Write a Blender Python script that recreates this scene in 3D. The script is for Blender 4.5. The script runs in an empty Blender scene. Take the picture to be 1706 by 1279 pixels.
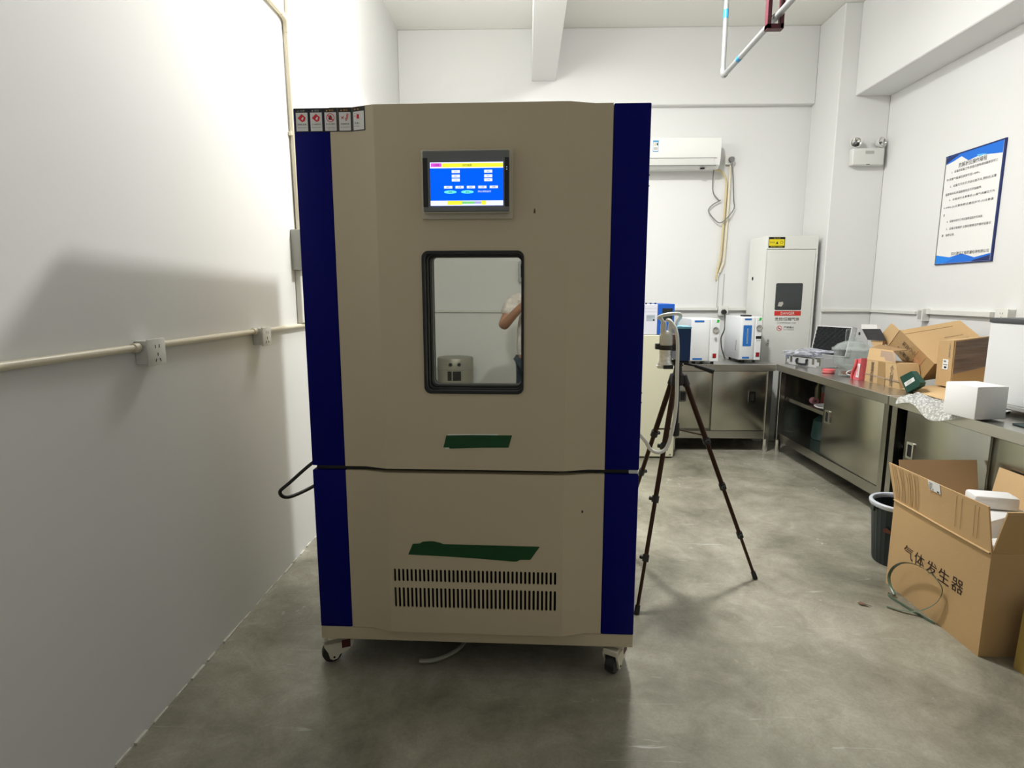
import bpy, bmesh, math, random
from math import sin, cos, pi, radians, atan, atan2, sqrt, hypot
from mathutils import Vector, Matrix
from mathutils.geometry import tessellate_polygon
random.seed(7)
S = bpy.context.scene
COL = S.collection

# ------------------------------------------------------------------ camera, world, light, exposure
FPX, W_PX, H_CAM = 965.0, 1706.0, 1.42
PITCH = atan(150 / FPX)
YAW = atan(25 / FPX * cos(PITCH))
cam_d = bpy.data.cameras.new('camera')
cam_d.sensor_width = 36
cam_d.lens = FPX / W_PX * 36
cam_d.clip_start = 0.02
cam = bpy.data.objects.new('camera', cam_d)
COL.objects.link(cam)
cam.location = (0, 0, H_CAM)
cam.rotation_euler = (pi / 2 - PITCH, 0, YAW)
S.camera = cam
S.view_settings.view_transform = 'Standard'
S.view_settings.look = 'None'
S.view_settings.gamma = 1
S.view_settings.use_curve_mapping = False
S.view_settings.exposure = 0.20
wd = bpy.data.worlds.new('world')
S.world = wd
wd.use_nodes = True
wd.node_tree.nodes['Background'].inputs[0].default_value = (.8, .85, .9, 1)
wd.node_tree.nodes['Background'].inputs[1].default_value = 0.0
S.cycles.diffuse_bounces = 4
S.cycles.max_bounces = 14
S.cycles.transparent_max_bounces = 16
S.cycles.sample_clamp_indirect = 6
S.cycles.caustics_reflective = False
S.cycles.caustics_refractive = False
# pendant bulbs (all-round light) with a downward reflector share: x, y, z, bulb watts, reflector watts, colour
LAMPS = [(-0.66, 3.50, 3.12, 58, 0, (1.0, .99, .97)), (0.70, 3.52, 3.62, 36, 66, (1.0, .99, .97))]
for lx, ly, lz, lw, la, lc in LAMPS:
    ld = bpy.data.lights.new('lamp_light', 'POINT')
    ld.energy = lw
    ld.color = lc
    ld.shadow_soft_size = 0.30 if la == 0 else 0.10
    lo = bpy.data.objects.new('lamp_light', ld)
    COL.objects.link(lo)
    lo.location = (lx, ly, lz)
    if la:
        ld = bpy.data.lights.new('lamp_reflector', 'AREA')
        ld.shape = 'DISK'
        ld.size = .24
        ld.energy = la
        ld.color = lc
        lo = bpy.data.objects.new('lamp_reflector', ld)
        COL.objects.link(lo)
        lo.location = (lx, ly, lz - .02)


# ------------------------------------------------------------------ materials
def lin(c):
    if isinstance(c, str):
        c = [int(c[i:i + 2], 16) / 255 for i in (1, 3, 5)]
        c = [v / 12.92 if v <= .04045 else ((v + .055) / 1.055) ** 2.4 for v in c]
    return (c[0], c[1], c[2], 1.0)


MATS = {}


def mat(name, col, rough=.5, metal=0.0, vary=0.0, scale=6.0, bump=0.0, bscale=60.0, emit=0.0, trans=0.0, alpha=1.0,
        spec=None, ior=None, stretch=None, sheen=0):
    if name in MATS:
        return MATS[name]
    m = bpy.data.materials.new(name)
    m.use_nodes = True
    nt = m.node_tree
    b = nt.nodes['Principled BSDF']
    c = lin(col)
    b.inputs['Base Color'].default_value = c
    b.inputs['Roughness'].default_value = rough
    b.inputs['Metallic'].default_value = metal
    if spec is not None:
        b.inputs['Specular IOR Level'].default_value = spec
    if ior:
        b.inputs['IOR'].default_value = ior
    if trans:
        b.inputs['Transmission Weight'].default_value = trans
    if alpha < 1:
        b.inputs['Alpha'].default_value = alpha
    if emit:
        b.inputs['Emission Color'].default_value = c
        b.inputs['Emission Strength'].default_value = emit
    if vary or bump:
        tc = nt.nodes.new('ShaderNodeTexCoord')
        mp = nt.nodes.new('ShaderNodeMapping')
        nt.links.new(tc.outputs['Object'], mp.inputs['Vector'])
        if stretch:
            mp.inputs['Scale'].default_value = stretch
    if vary:
        n = nt.nodes.new('ShaderNodeTexNoise')
        n.inputs['Scale'].default_value = scale
        n.inputs['Detail'].default_value = 5
        nt.links.new(mp.outputs['Vector'], n.inputs['Vector'])
        mx = nt.nodes.new('ShaderNodeMix')
        mx.data_type = 'RGBA'
        mx.inputs['A'].default_value = tuple(v * (1 - vary) for v in c[:3]) + (1,)
        mx.inputs['B'].default_value = tuple(min(1, v * (1 + vary)) for v in c[:3]) + (1,)
        nt.links.new(n.outputs['Fac'], mx.inputs['Factor'])
        nt.links.new(mx.outputs['Result'], b.inputs['Base Color'])
    if bump:
        n2 = nt.nodes.new('ShaderNodeTexNoise')
        n2.inputs['Scale'].default_value = bscale
        n2.inputs['Detail'].default_value = 4
        nt.links.new(mp.outputs['Vector'], n2.inputs['Vector'])
        bp = nt.nodes.new('ShaderNodeBump')
        bp.inputs['Strength'].default_value = bump
        bp.inputs['Distance'].default_value = .01
        nt.links.new(n2.outputs['Fac'], bp.inputs['Height'])
        nt.links.new(bp.outputs['Normal'], b.inputs['Normal'])
    MATS[name] = m
    return m


def floor_material():
    m = bpy.data.materials.new('polished_concrete')
    m.use_nodes = True
    nt = m.node_tree
    N, L = nt.nodes, nt.links
    b = N['Principled BSDF']
    tc = N.new('ShaderNodeTexCoord')

    def noise(scale, detail=6, rough=.6, dist=0.0, sc=None):
        n = N.new('ShaderNodeTexNoise')
        n.inputs['Scale'].default_value = scale
        n.inputs['Detail'].default_value = detail
        n.inputs['Roughness'].default_value = rough
        n.inputs['Distortion'].default_value = dist
        if sc:
            mp = N.new('ShaderNodeMapping')
            mp.inputs['Scale'].default_value = sc[:3]
            mp.inputs['Rotation'].default_value = (0, 0, sc[3])
            L.new(tc.outputs['Object'], mp.inputs['Vector'])
            L.new(mp.outputs['Vector'], n.inputs['Vector'])
        else:
            L.new(tc.outputs['Object'], n.inputs['Vector'])
        return n

    def ramp(src, stops):
        r = N.new('ShaderNodeValToRGB')
        e = r.color_ramp.elements
        e[0].position, e[0].color = stops[0][0], lin(stops[0][1])
        e[1].position, e[1].color = stops[-1][0], lin(stops[-1][1])
        for p, c in stops[1:-1]:
            k = e.new(p)
            k.color = lin(c)
        L.new(src, r.inputs['Fac'])
        return r

    def mix(fac, a, bb, mode='MIX'):
        x = N.new('ShaderNodeMix')
        x.data_type = 'RGBA'
        x.blend_type = mode
        if isinstance(fac, float):
            x.inputs['Factor'].default_value = fac
        else:
            L.new(fac, x.inputs['Factor'])
        for s, v in (('A', a), ('B', bb)):
            if isinstance(v, tuple):
                x.inputs[s].default_value = v
            else:
                L.new(v, x.inputs[s])
        return x.outputs['Result']

    big = ramp(noise(1.3, 7, .62, .4).outputs['Fac'], [(.30, (.19, .183, .142)), (.50, (.385, .368, .295)), (.68, (.58, .555, .46))])
    mid = ramp(noise(7, 8, .7, .8).outputs['Fac'], [(.3, (.62, .61, .58)), (.7, (1, 1, 1))])
    c1 = mix(.75, big.outputs['Color'], mid.outputs['Color'], 'MULTIPLY')
    fine = ramp(noise(90, 4, .7).outputs['Fac'], [(.35, (.78, .78, .76)), (.65, (1, 1, 1))])
    c2 = mix(.6, c1, fine.outputs['Color'], 'MULTIPLY')
    # pale scuffs: thin stretched streaks in two directions, where a broad mask allows them
    for rot, sc, lo in ((.6, (2.2, 26, 1), .70), (-.35, (3, 34, 1), .715), (1.5, (2, 22, 1), .72)):
        s = ramp(noise(1.0, 3, .5, 1.2, sc + (rot,)).outputs['Fac'], [(lo, (0, 0, 0)), (lo + .05, (.5, .5, .5))])
        c2 = mix(s.outputs['Color'], c2, (.62, .62, .57, 1))
    # stray pale specks and patches
    sp = ramp(noise(5, 9, .78, 1.8).outputs['Fac'], [(.66, (0, 0, 0)), (.74, (.55, .55, .55))])
    c2 = mix(sp.outputs['Color'], c2, (.58, .57, .52, 1))
    L.new(c2, b.inputs['Base Color'])
    rr = N.new('ShaderNodeMapRange')
    rr.inputs['To Min'].default_value = .12
    rr.inputs['To Max'].default_value = .36
    L.new(noise(3, 6, .65).outputs['Fac'], rr.inputs['Value'])
    L.new(rr.outputs['Result'], b.inputs['Roughness'])
    bp = N.new('ShaderNodeBump')
    b.inputs['IOR'].default_value = 1.46
    bp.inputs['Strength'].default_value = .08
    bp.inputs['Distance'].default_value = .01
    L.new(noise(60, 5, .7).outputs['Fac'], bp.inputs['Height'])
    L.new(bp.outputs['Normal'], b.inputs['Normal'])
    return m


M_WALL = mat('wall_paint', (.775, .78, .77), .75, vary=.02, scale=1.2, bump=.04, bscale=40)
M_CEIL = mat('ceiling_paint', (.87, .87, .82), .8, vary=.02, scale=1.0)
M_FLOOR = floor_material()
M_BEIGE = mat('beige_enamel', (.63, .54, .375), .42, vary=.03, scale=2, bump=.02, bscale=260)
M_BLUE = mat('navy_enamel', (.0006, .0016, .15), .5, spec=.12)
M_BLACK = mat('black_rubber', (.012, .013, .014), .5)
M_DARK = mat('dark_void', (.004, .004, .004), .9)
M_WHITE = mat('white_plastic', (.80, .81, .81), .35)
M_PAPER = mat('white_paper', (.84, .84, .82), .7)
M_CREAM = mat('cream_pvc', (.74, .68, .53), .35)
M_PVCW = mat('white_pvc', (.74, .745, .70), .4)
M_STEEL = mat('brushed_steel', (.50, .49, .45), .26, 1, vary=.10, scale=3, bump=.02, bscale=90, stretch=(1, 1, 12))
M_STEELD = mat('steel_door', (.46, .455, .40), .24, 1, vary=.12, scale=2.2, bump=.10, bscale=3.0)
M_STEELT = mat('worktop_steel', (.64, .63, .585), .30, 1, vary=.08, scale=3, bump=.02, bscale=90)
M_CHROME = mat('chrome', (.75, .75, .74), .12, 1)
M_GREYP = mat('grey_plastic', (.20, .205, .20), .45)
M_GREYL = mat('light_grey_plastic', (.44, .44, .42), .45)
M_KRAFT = mat('kraft_cardboard', (.57, .375, .18), .8, vary=.09, scale=3, bump=.06, bscale=120)
M_KRAFTL = mat('light_kraft_cardboard', (.63, .43, .22), .8, vary=.08, scale=3, bump=.05, bscale=120)
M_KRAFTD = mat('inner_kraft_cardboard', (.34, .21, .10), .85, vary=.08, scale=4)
M_INK = mat('black_ink', (.015, .014, .013), .7)
M_RED = mat('red_ink', (.75, .025, .045), .6)
M_GREENT = mat('green_tape', (.002, .062, .014), .4, vary=.3, scale=14)
M_TAPE = mat('brown_packing_tape', (.42, .27, .12), .22)
M_FOAM = mat('white_foam', (.86, .865, .855), .85, bump=.05, bscale=160)
M_SKYB = mat('label_blue', (.02, .16, .52), .45)
M_PBLUE = mat('poster_blue', (.004, .16, .72), .5)
M_PNAVY = mat('poster_navy', (.006, .02, .13), .5)
M_PCYAN = mat('poster_cyan', (.15, .55, .85), .5)
M_GALV = mat('galvanised_pipe', (.36, .37, .37), .38, .6, vary=.15, scale=8)
def thin_glass(name, tint, gloss, lo, hi, rough=.03, mottle=0.0):
    m = bpy.data.materials.new(name)
    m.use_nodes = True
    nt = m.node_tree
    nt.nodes.remove(nt.nodes['Principled BSDF'])
    tr = nt.nodes.new('ShaderNodeBsdfTransparent')
    tr.inputs['Color'].default_value = lin(tint)
    gl = nt.nodes.new('ShaderNodeBsdfPrincipled')
    gl.inputs['Base Color'].default_value = lin(gloss)
    gl.inputs['Roughness'].default_value = rough
    gl.inputs['Specular IOR Level'].default_value = .9
    lw = nt.nodes.new('ShaderNodeLayerWeight')
    lw.inputs['Blend'].default_value = .35
    mr = nt.nodes.new('ShaderNodeMapRange')
    mr.inputs['To Min'].default_value = lo
    mr.inputs['To Max'].default_value = hi
    nt.links.new(lw.outputs['Facing'], mr.inputs['Value'])
    mx = nt.nodes.new('ShaderNodeMixShader')
    if mottle:
        tc = nt.nodes.new('ShaderNodeTexCoord')
        vo = nt.nodes.new('ShaderNodeTexVoronoi')
        vo.inputs['Scale'].default_value = 70
        nt.links.new(tc.outputs['Object'], vo.inputs['Vector'])
        m2 = nt.nodes.new('ShaderNodeMapRange')
        m2.inputs['From Min'].default_value = .1
        m2.inputs['From Max'].default_value = .6
        m2.inputs['To Min'].default_value = 1 + mottle
        m2.inputs['To Max'].default_value = 1 - mottle
        nt.links.new(vo.outputs['Distance'], m2.inputs['Value'])
        mu = nt.nodes.new('ShaderNodeMath')
        mu.operation = 'MULTIPLY'
        mu.use_clamp = True
        nt.links.new(mr.outputs['Result'], mu.inputs[0])
        nt.links.new(m2.outputs['Result'], mu.inputs[1])
        nt.links.new(mu.outputs['Value'], mx.inputs['Fac'])
        bp = nt.nodes.new('ShaderNodeBump')
        bp.inputs['Strength'].default_value = .35
        bp.inputs['Distance'].default_value = .008
        nt.links.new(vo.outputs['Distance'], bp.inputs['Height'])
        nt.links.new(bp.outputs['Normal'], gl.inputs['Normal'])
    else:
        nt.links.new(mr.outputs['Result'], mx.inputs['Fac'])
    nt.links.new(tr.outputs['BSDF'], mx.inputs[1])
    nt.links.new(gl.outputs['BSDF'], mx.inputs[2])
    nt.links.new(mx.outputs['Shader'], nt.nodes['Material Output'].inputs['Surface'])
    return m


M_GLASS = thin_glass('clear_glass', (.965, .98, .975), (.62, .68, .66), .03, .5)
M_PBAG = thin_glass('clear_plastic_film', (.93, .94, .97), (.78, .80, .88), .22, .85, .15)
M_FOIL = mat('aluminium_foil', (.90, .90, .87), .34, .85, bump=1.0, bscale=45)
M_TUBE = mat('milky_silicone_tube', (.78, .80, .78), .3)
M_LEG = mat('bronze_tripod_tube', (.045, .020, .010), .3, .6)
M_GREENC = mat('dark_green_card', (.004, .055, .035), .45)
M_PINK = mat('pink_plastic', (.78, .13, .14), .4)


# ------------------------------------------------------------------ mesh building
class MB:
    def __init__(self):
        self.v, self.f, self.mi, self.mats, self.T = [], [], [], [], Matrix()
        self.cur = 0

    def m(self, material):
        if material not in self.mats:
            self.mats.append(material)
        self.cur = self.mats.index(material)
        return self

    def add(self, vs, fs):
        o = len(self.v)
        self.v += [self.T @ Vector(p) for p in vs]
        self.f += [tuple(i + o for i in q) for q in fs]
        self.mi += [self.cur] * len(fs)
        return self

    def box(self, x0, x1, y0, y1, z0, z1, bev=0.0, seg=1):
        if bev <= 0:
            vs = [(x, y, z) for z in (z0, z1) for y in (y0, y1) for x in (x0, x1)]
            fs = [(0, 2, 3, 1), (4, 5, 7, 6), (0, 1, 5, 4), (2, 6, 7, 3), (0, 4, 6, 2), (1, 3, 7, 5)]
            return self.add(vs, fs)
        bm = bmesh.new()
        bmesh.ops.create_cube(bm, size=1)
        for p in bm.verts:
            p.co = Vector(((x0 + x1) / 2 + p.co.x * (x1 - x0), (y0 + y1) / 2 + p.co.y * (y1 - y0), (z0 + z1) / 2 + p.co.z * (z1 - z0)))
        bmesh.ops.bevel(bm, geom=bm.edges[:] + bm.verts[:], offset=bev, segments=seg, profile=.5, affect='EDGES')
        bm.verts.index_update()
        vs = [tuple(p.co) for p in bm.verts]
        fs = [tuple(p.index for p in q.verts) for q in bm.faces]
        bm.free()
        return self.add(vs, fs)

    def hexa(self, p):
        """eight corners: bottom 0-3 counter-clockwise, top 4-7"""
        return self.add(p, [(3, 2, 1, 0), (4, 5, 6, 7), (0, 1, 5, 4), (1, 2, 6, 5), (2, 3, 7, 6), (3, 0, 4, 7)])

    def slab(self, pts, t):
        """polygon of points given thickness t along its normal (backwards)"""
        P = [Vector(p) for p in pts]
        n = Vector((0, 0, 0))
        for i in range(len(P)):
            n += (P[i] - P[0]).cross(P[(i + 1) % len(P)] - P[0])
        n.normalize()
        Q = [p - n * t for p in P]
        k = len(P)
        fs = [tuple(range(k)), tuple(reversed(range(k, 2 * k)))]
        fs += [(i, k + i, k + (i + 1) % k, (i + 1) % k) for i in range(k)]
        return self.add([tuple(p) for p in P + Q], fs)

    def frame_of(self, d):
        d = Vector(d).normalized()
        a = Vector((0, 0, 1)) if abs(d.z) < .9 else Vector((1, 0, 0))
        u = d.cross(a).normalized()
        return u, d.cross(u).normalized()

    def cyl(self, p0, p1, r0, r1=None, n=16, cap=True):
        r1 = r0 if r1 is None else r1
        p0, p1 = Vector(p0), Vector(p1)
        u, w = self.frame_of(p1 - p0)
        vs, fs = [], []
        for p, r in ((p0, r0), (p1, r1)):
            vs += [tuple(p + (u * cos(2 * pi * i / n) + w * sin(2 * pi * i / n)) * r) for i in range(n)]
        fs = [(i, n + i, n + (i + 1) % n, (i + 1) % n) for i in range(n)]
        if cap:
            fs += [tuple(range(n)), tuple(reversed(range(n, 2 * n)))]
        return self.add(vs, fs)

    def lathe(self, prof, n=24, c=(0, 0, 0), axis='z', cap=True):
        vs, fs = [], []
        c = Vector(c)
        for r, z in prof:
            for i in range(n):
                a = 2 * pi * i / n
                if axis == 'z':
                    q = Vector((r * cos(a), r * sin(a), z))
                elif axis == 'y':
                    q = Vector((r * cos(a), z, r * sin(a)))
                else:
                    q = Vector((z, r * cos(a), r * sin(a)))
                vs.append(tuple(c + q))
        for k in range(len(prof) - 1):
            for i in range(n):
                j = (i + 1) % n
                fs.append((k * n + i, k * n + j, (k + 1) * n + j, (k + 1) * n + i))
        if len(prof) == 2 and prof[0][1] == prof[1][1]:
            cap = False
        if cap and prof[0][0] > 1e-5:
            fs.append(tuple(reversed(range(n))))
        if cap and prof[-1][0] > 1e-5:
            fs.append(tuple(range((len(prof) - 1) * n, len(prof) * n)))
        return self.add(vs, fs)

    def tube(self, pts, r, n=8, sub=4, flat=None):
        P = [Vector(p) for p in pts]
        if sub > 1 and len(P) > 2:
            out = []
            for i in range(len(P) - 1):
                a, b, c, d = P[max(i - 1, 0)], P[i], P[i + 1], P[min(i + 2, len(P) - 1)]
                for k in range(sub):
                    t = k / sub
                    out.append(.5 * ((2 * b) + (c - a) * t + (2 * a - 5 * b + 4 * c - d) * t * t + (3 * b - a - 3 * c + d) * t ** 3))
            P = out + [P[-1]]
        vs, fs, pu = [], [], None
        for i, p in enumerate(P):
            d = (P[min(i + 1, len(P) - 1)] - P[max(i - 1, 0)]).normalized()
            if pu is None:
                u, w = self.frame_of(d)
            else:
                u = (pu - d * pu.dot(d)).normalized()
                w = d.cross(u)
            pu = u
            ru, rw = (r, r) if not flat else flat
            for k in range(n):
                a = 2 * pi * k / n
                vs.append(tuple(p + u * cos(a) * ru + w * sin(a) * rw))
        for i in range(len(P) - 1):
            for k in range(n):
                j = (k + 1) % n
                fs.append((i * n + k, i * n + j, (i + 1) * n + j, (i + 1) * n + k))
        fs.append(tuple(reversed(range(n))))
        fs.append(tuple(range((len(P) - 1) * n, len(P) * n)))
        return self.add(vs, fs)

    def plate(self, outer, holes, y0, y1):
        """flat sheet in x-z with holes, between depths y0 (front) and y1"""
        loops = [outer] + holes
        tris = tessellate_polygon([[Vector((p[0], p[1], 0)) for p in l] for l in loops])
        flat = [p for l in loops for p in l]
        k = len(flat)
        vs = [(p[0], y0, p[1]) for p in flat] + [(p[0], y1, p[1]) for p in flat]
        fs = []
        for t in tris:
            a, b, c = [flat[i] for i in t]
            cr = (b[0] - a[0]) * (c[1] - a[1]) - (b[1] - a[1]) * (c[0] - a[0])
            t = tuple(t) if cr > 0 else tuple(reversed(t))
            fs.append(t)
            fs.append(tuple(i + k for i in reversed(t)))
        o = 0
        for l in loops:
            n = len(l)
            area = sum(l[i][0] * l[(i + 1) % n][1] - l[(i + 1) % n][0] * l[i][1] for i in range(n))
            for i in range(n):
                a, b = o + i, o + (i + 1) % n
                q = (a, a + k, b + k, b)
                if (area > 0) == (l is not loops[0]):
                    q = tuple(reversed(q))
                fs.append(q)
            o += n
        return self.add(vs, fs)

    def build(self, name, parent=None, loc=None, rz=0.0, angle=32, smooth=True):
        me = bpy.data.meshes.new(name)
        me.from_pydata([tuple(p) for p in self.v], [], self.f)
        for k in self.mats:
            me.materials.append(k)
        if len(self.mats) > 1:
            me.polygons.foreach_set('material_index', self.mi)
        bm = bmesh.new()
        bm.from_mesh(me)
        bmesh.ops.recalc_face_normals(bm, faces=bm.faces[:])
        bm.to_mesh(me)
        bm.free()
        if smooth:
            me.shade_smooth()
            me.set_sharp_from_angle(angle=radians(angle))
        o = bpy.data.objects.new(name, me)
        COL.objects.link(o)
        if parent:
            o.parent = parent
        if loc:
            o.location = loc
        o.rotation_euler = (0, 0, rz)
        return o


def rrect(x0, x1, z0, z1, r, n=6):
    pts = []
    for cx, cz, a0 in ((x1 - r, z1 - r, 0), (x0 + r, z1 - r, 90), (x0 + r, z0 + r, 180), (x1 - r, z0 + r, 270)):
        for k in range(n + 1):
            a = radians(a0 + 90 * k / n)
            pts.append((cx + r * cos(a), cz + r * sin(a)))
    return pts


def rect(x0, x1, z0, z1):
    return [(x0, z0), (x1, z0), (x1, z1), (x0, z1)]


def thing(name, label, cat, loc=(0, 0, 0), rz=0.0, group=None):
    o = bpy.data.objects.new(name, None)
    COL.objects.link(o)
    o.empty_display_size = .05
    o.location = loc
    o.rotation_euler = (0, 0, rz)
    o['label'] = label
    o['category'] = cat
    if group:
        o['group'] = group
    return o


def tag(o, label, cat, group=None):
    o['label'] = label
    o['category'] = cat
    if group:
        o['group'] = group
    return o


def struct(mb, name):
    o = mb.build(name)
    o['kind'] = 'structure'
    return o


def text(body, parent, org, w=None, h=None, material=None, ax=(1, 0, 0), up=(0, 0, 1), name='lettering', align='C', vertical=False, res=2, label=None):
    """flat print: BODY scaled to width w and/or height h, centred (or left) at ORG on the plane ax, up"""
    c = bpy.data.curves.new('t', 'FONT')
    c.body = '\n'.join(body) if vertical else body
    c.align_x = 'CENTER' if vertical else 'LEFT'
    c.resolution_u = res
    if vertical:
        c.space_line = .85
    o = bpy.data.objects.new('t', c)
    me = bpy.data.meshes.new_from_object(o)
    bpy.data.objects.remove(o)
    xs = [p.co.x for p in me.vertices]
    ys = [p.co.y for p in me.vertices]
    x0, x1, y0, y1 = min(xs), max(xs), min(ys), max(ys)
    sx = w / (x1 - x0) if w else None
    sy = h / (y1 - y0) if h else None
    sx, sy = sx or sy, sy or sx
    ax, up, org = Vector(ax), Vector(up), Vector(org)
    for p in me.vertices:
        x = (p.co.x - ((x0 + x1) / 2 if align == 'C' else x0)) * sx
        y = (p.co.y - (y0 + y1) / 2) * sy
        p.co = org + ax * x + up * y
    me.materials.clear()
    me.materials.append(material or M_INK)
    ob = bpy.data.objects.new(name, me)
    me.name = name
    COL.objects.link(ob)
    ob.parent = parent
    if label:
        ob['label'] = label
    return ob


def copy_tree(o, parent=None):
    c = o.copy()
    COL.objects.link(c)
    if parent:
        c.parent = parent
    for ch in list(o.children):
        copy_tree(ch, c)
    return c


# ------------------------------------------------------------------ room shell
XL, XR, YB, YF, ZC = -1.245, 3.19, 6.0, -1.7, 3.9
T = .12
struct(MB().m(M_FLOOR).box(XL - T, XR + T, YF - T, YB + T, -.1, 0), 'floor')
struct(MB().m(M_CEIL).box(XL - T, XR + T, YF - T, YB + T, ZC, ZC + .1), 'ceiling')
struct(MB().m(M_WALL).box(XL - T, XL, YF - T, YB + T, 0, ZC), 'wall_left')
struct(MB().m(M_WALL).box(XR, XR + T, YF - T, YB + T, 0, ZC), 'wall_right')
struct(MB().m(M_WALL).box(XL, XR, YB, YB + T, 0, ZC), 'wall_back')
struct(MB().m(M_WALL).box(XL, XR, YF - T, YF, 0, ZC), 'wall_front')
struct(MB().m(M_WALL).box(.035, .27, YF, 5.93, 3.43, ZC, .006), 'trim_1')           # ceiling beam running into the depth
struct(MB().m(M_WALL).box(XL, 2.735, 5.93, YB, 3.21, ZC, .006), 'trim_2')            # shallow beam along the back wall
struct(MB().m(M_WALL).box(2.735, XR, 5.5, YB, 0, ZC, .006), 'trim_3')                # corner column
struct(MB().m(M_WALL).box(2.88, XR, YF, 5.5, 3.14, ZC, .006), 'trim_4')              # deep beam along the right wall
sk = MB().m(mat('chipped_plaster', (.62, .60, .53), .9, vary=.3, scale=30))
for i in range(46):
    y0 = -.9 + i * .105 + random.uniform(-.02, .02)
    h = random.uniform(.003, .010)
    sk.box(XL, XL + random.uniform(.004, .010), y0, y0 + random.uniform(.05, .1), 0, h)
struct(sk, 'baseboard_left')

# ------------------------------------------------------------------ ceiling lamps
for i, (lx, ly, lz, lw, la, lc) in enumerate(LAMPS):
    t = thing('ceiling_lamp', ('white pendant ceiling bulb nearest the long bare wall', 'white pendant ceiling bulb nearest the poster wall')[i], 'lamp', (lx, ly, ZC), 0, 'ceiling bulbs behind the test chamber')
    hz = lz - ZC + .19
    MB().m(M_WHITE).lathe([(.055, -.001), (.055, -.02), (.012, -.03), (.012, hz), (.022, hz - .01), (.018, hz - .07)], 20).build('lamp_holder', t)
    MB().m(mat('lit_bulb', (1, .97, .9), .4, emit=6.0)).lathe([(.016, hz - .068), (.02, hz - .08), (.036, hz - .1), (.03, hz - .12), (.0, hz - .13)], 16).build('bulb', t)

# ------------------------------------------------------------------ environmental test chamber
HW = .5897
ch = thing('environmental_test_chamber', 'tall beige test chamber with navy side strips, dark window and blue touch screen', 'test chamber', (-.1905, 2.005, 0), radians(-1.4576))
PR = -.025
FOLD = [(-.39, 0), (-.312, PR), (.324, PR), (.41, 0)]


def face_y(x):
    if x <= FOLD[0][0] or x >= FOLD[3][0]:
        return 0
    if x < FOLD[1][0]:
        return PR * (x - FOLD[0][0]) / (FOLD[1][0] - FOLD[0][0])
    if x > FOLD[2][0]:
        return PR * (FOLD[3][0] - x) / (FOLD[3][0] - FOLD[2][0])
    return PR


MB().m(M_BEIGE).box(-HW, HW, .085, 1.05, .17, .785, .004).box(-HW, HW, .085, 1.05, .803, 2.027, .004).m(M_DARK).box(-HW + .01, HW - .01, .05, 1.04, .78, .81).build('cabinet_shell', ch)


def flanks(mb, z0, z1):
    for pl in ([(-.4665, 0), (-.39, 0), (-.312, PR), (-.312, .084), (-.4665, .084)], [(.324, PR), (.41, 0), (.4685, 0), (.4685, .084), (.324, .084)]):
        k = len(pl)
        vs = [(x, y, z0) for x, y in pl] + [(x, y, z1) for x, y in pl]
        mb.add(vs, [tuple(range(k)), tuple(reversed(range(k, 2 * k)))] + [(i, (i + 1) % k, k + (i + 1) % k, k + i) for i in range(k)])


# upper door with the window opening
dm = MB().m(M_BEIGE)
flanks(dm, .803, 2.029)
WX0, WX1, WZ0, WZ1 = -.163, .180, 1.078, 1.562
dm.plate(rect(-.312, .324, .803, 2.029), [rrect(WX0, WX1, WZ0, WZ1, .022)], PR, .084)
door = dm.build('upper_door', ch)
wf = MB().m(M_BLACK)
wf.plate(rrect(WX0 - .001, WX1 + .001, WZ0 - .001, WZ1 + .001, .023), [rrect(WX0 + .008, WX1 - .006, WZ0 + .010, WZ1 - .008, .018)], PR - .004, .0)
wf.plate(rrect(WX0 + .001, WX1 - .001, WZ0 + .001, WZ1 - .001, .021), [rrect(WX0 + .012, WX1 - .009, WZ0 + .013, WZ1 - .011, .018)], .0, .03)
wf.plate(rrect(WX0 + .001, WX1 - .001, WZ0 + .001, WZ1 - .001, .021), [rrect(WX0 + .016, WX1 - .010, WZ0 + .018, WZ1 - .015, .018)], .03, .058)
wfo = wf.build('window_frame', ch)
MB().m(mat('grey_seal', (.25, .26, .24), .35)).plate(rrect(WX0 + .010, WX1 - .008, WZ0 + .012, WZ1 - .010, .02), [rrect(WX0 + .019, WX1 - .011, WZ0 + .021, WZ1 - .017, .016)], .052, .060).build('inner_seal', wfo)
MB().m(mat('coated_mirror_glass', (.88, .895, .81), .015, 1)).box(WX0 + .004, WX1 - .004, .061, .068, WZ0 + .004, WZ1 - .004).build('coated_glass', wfo)
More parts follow.
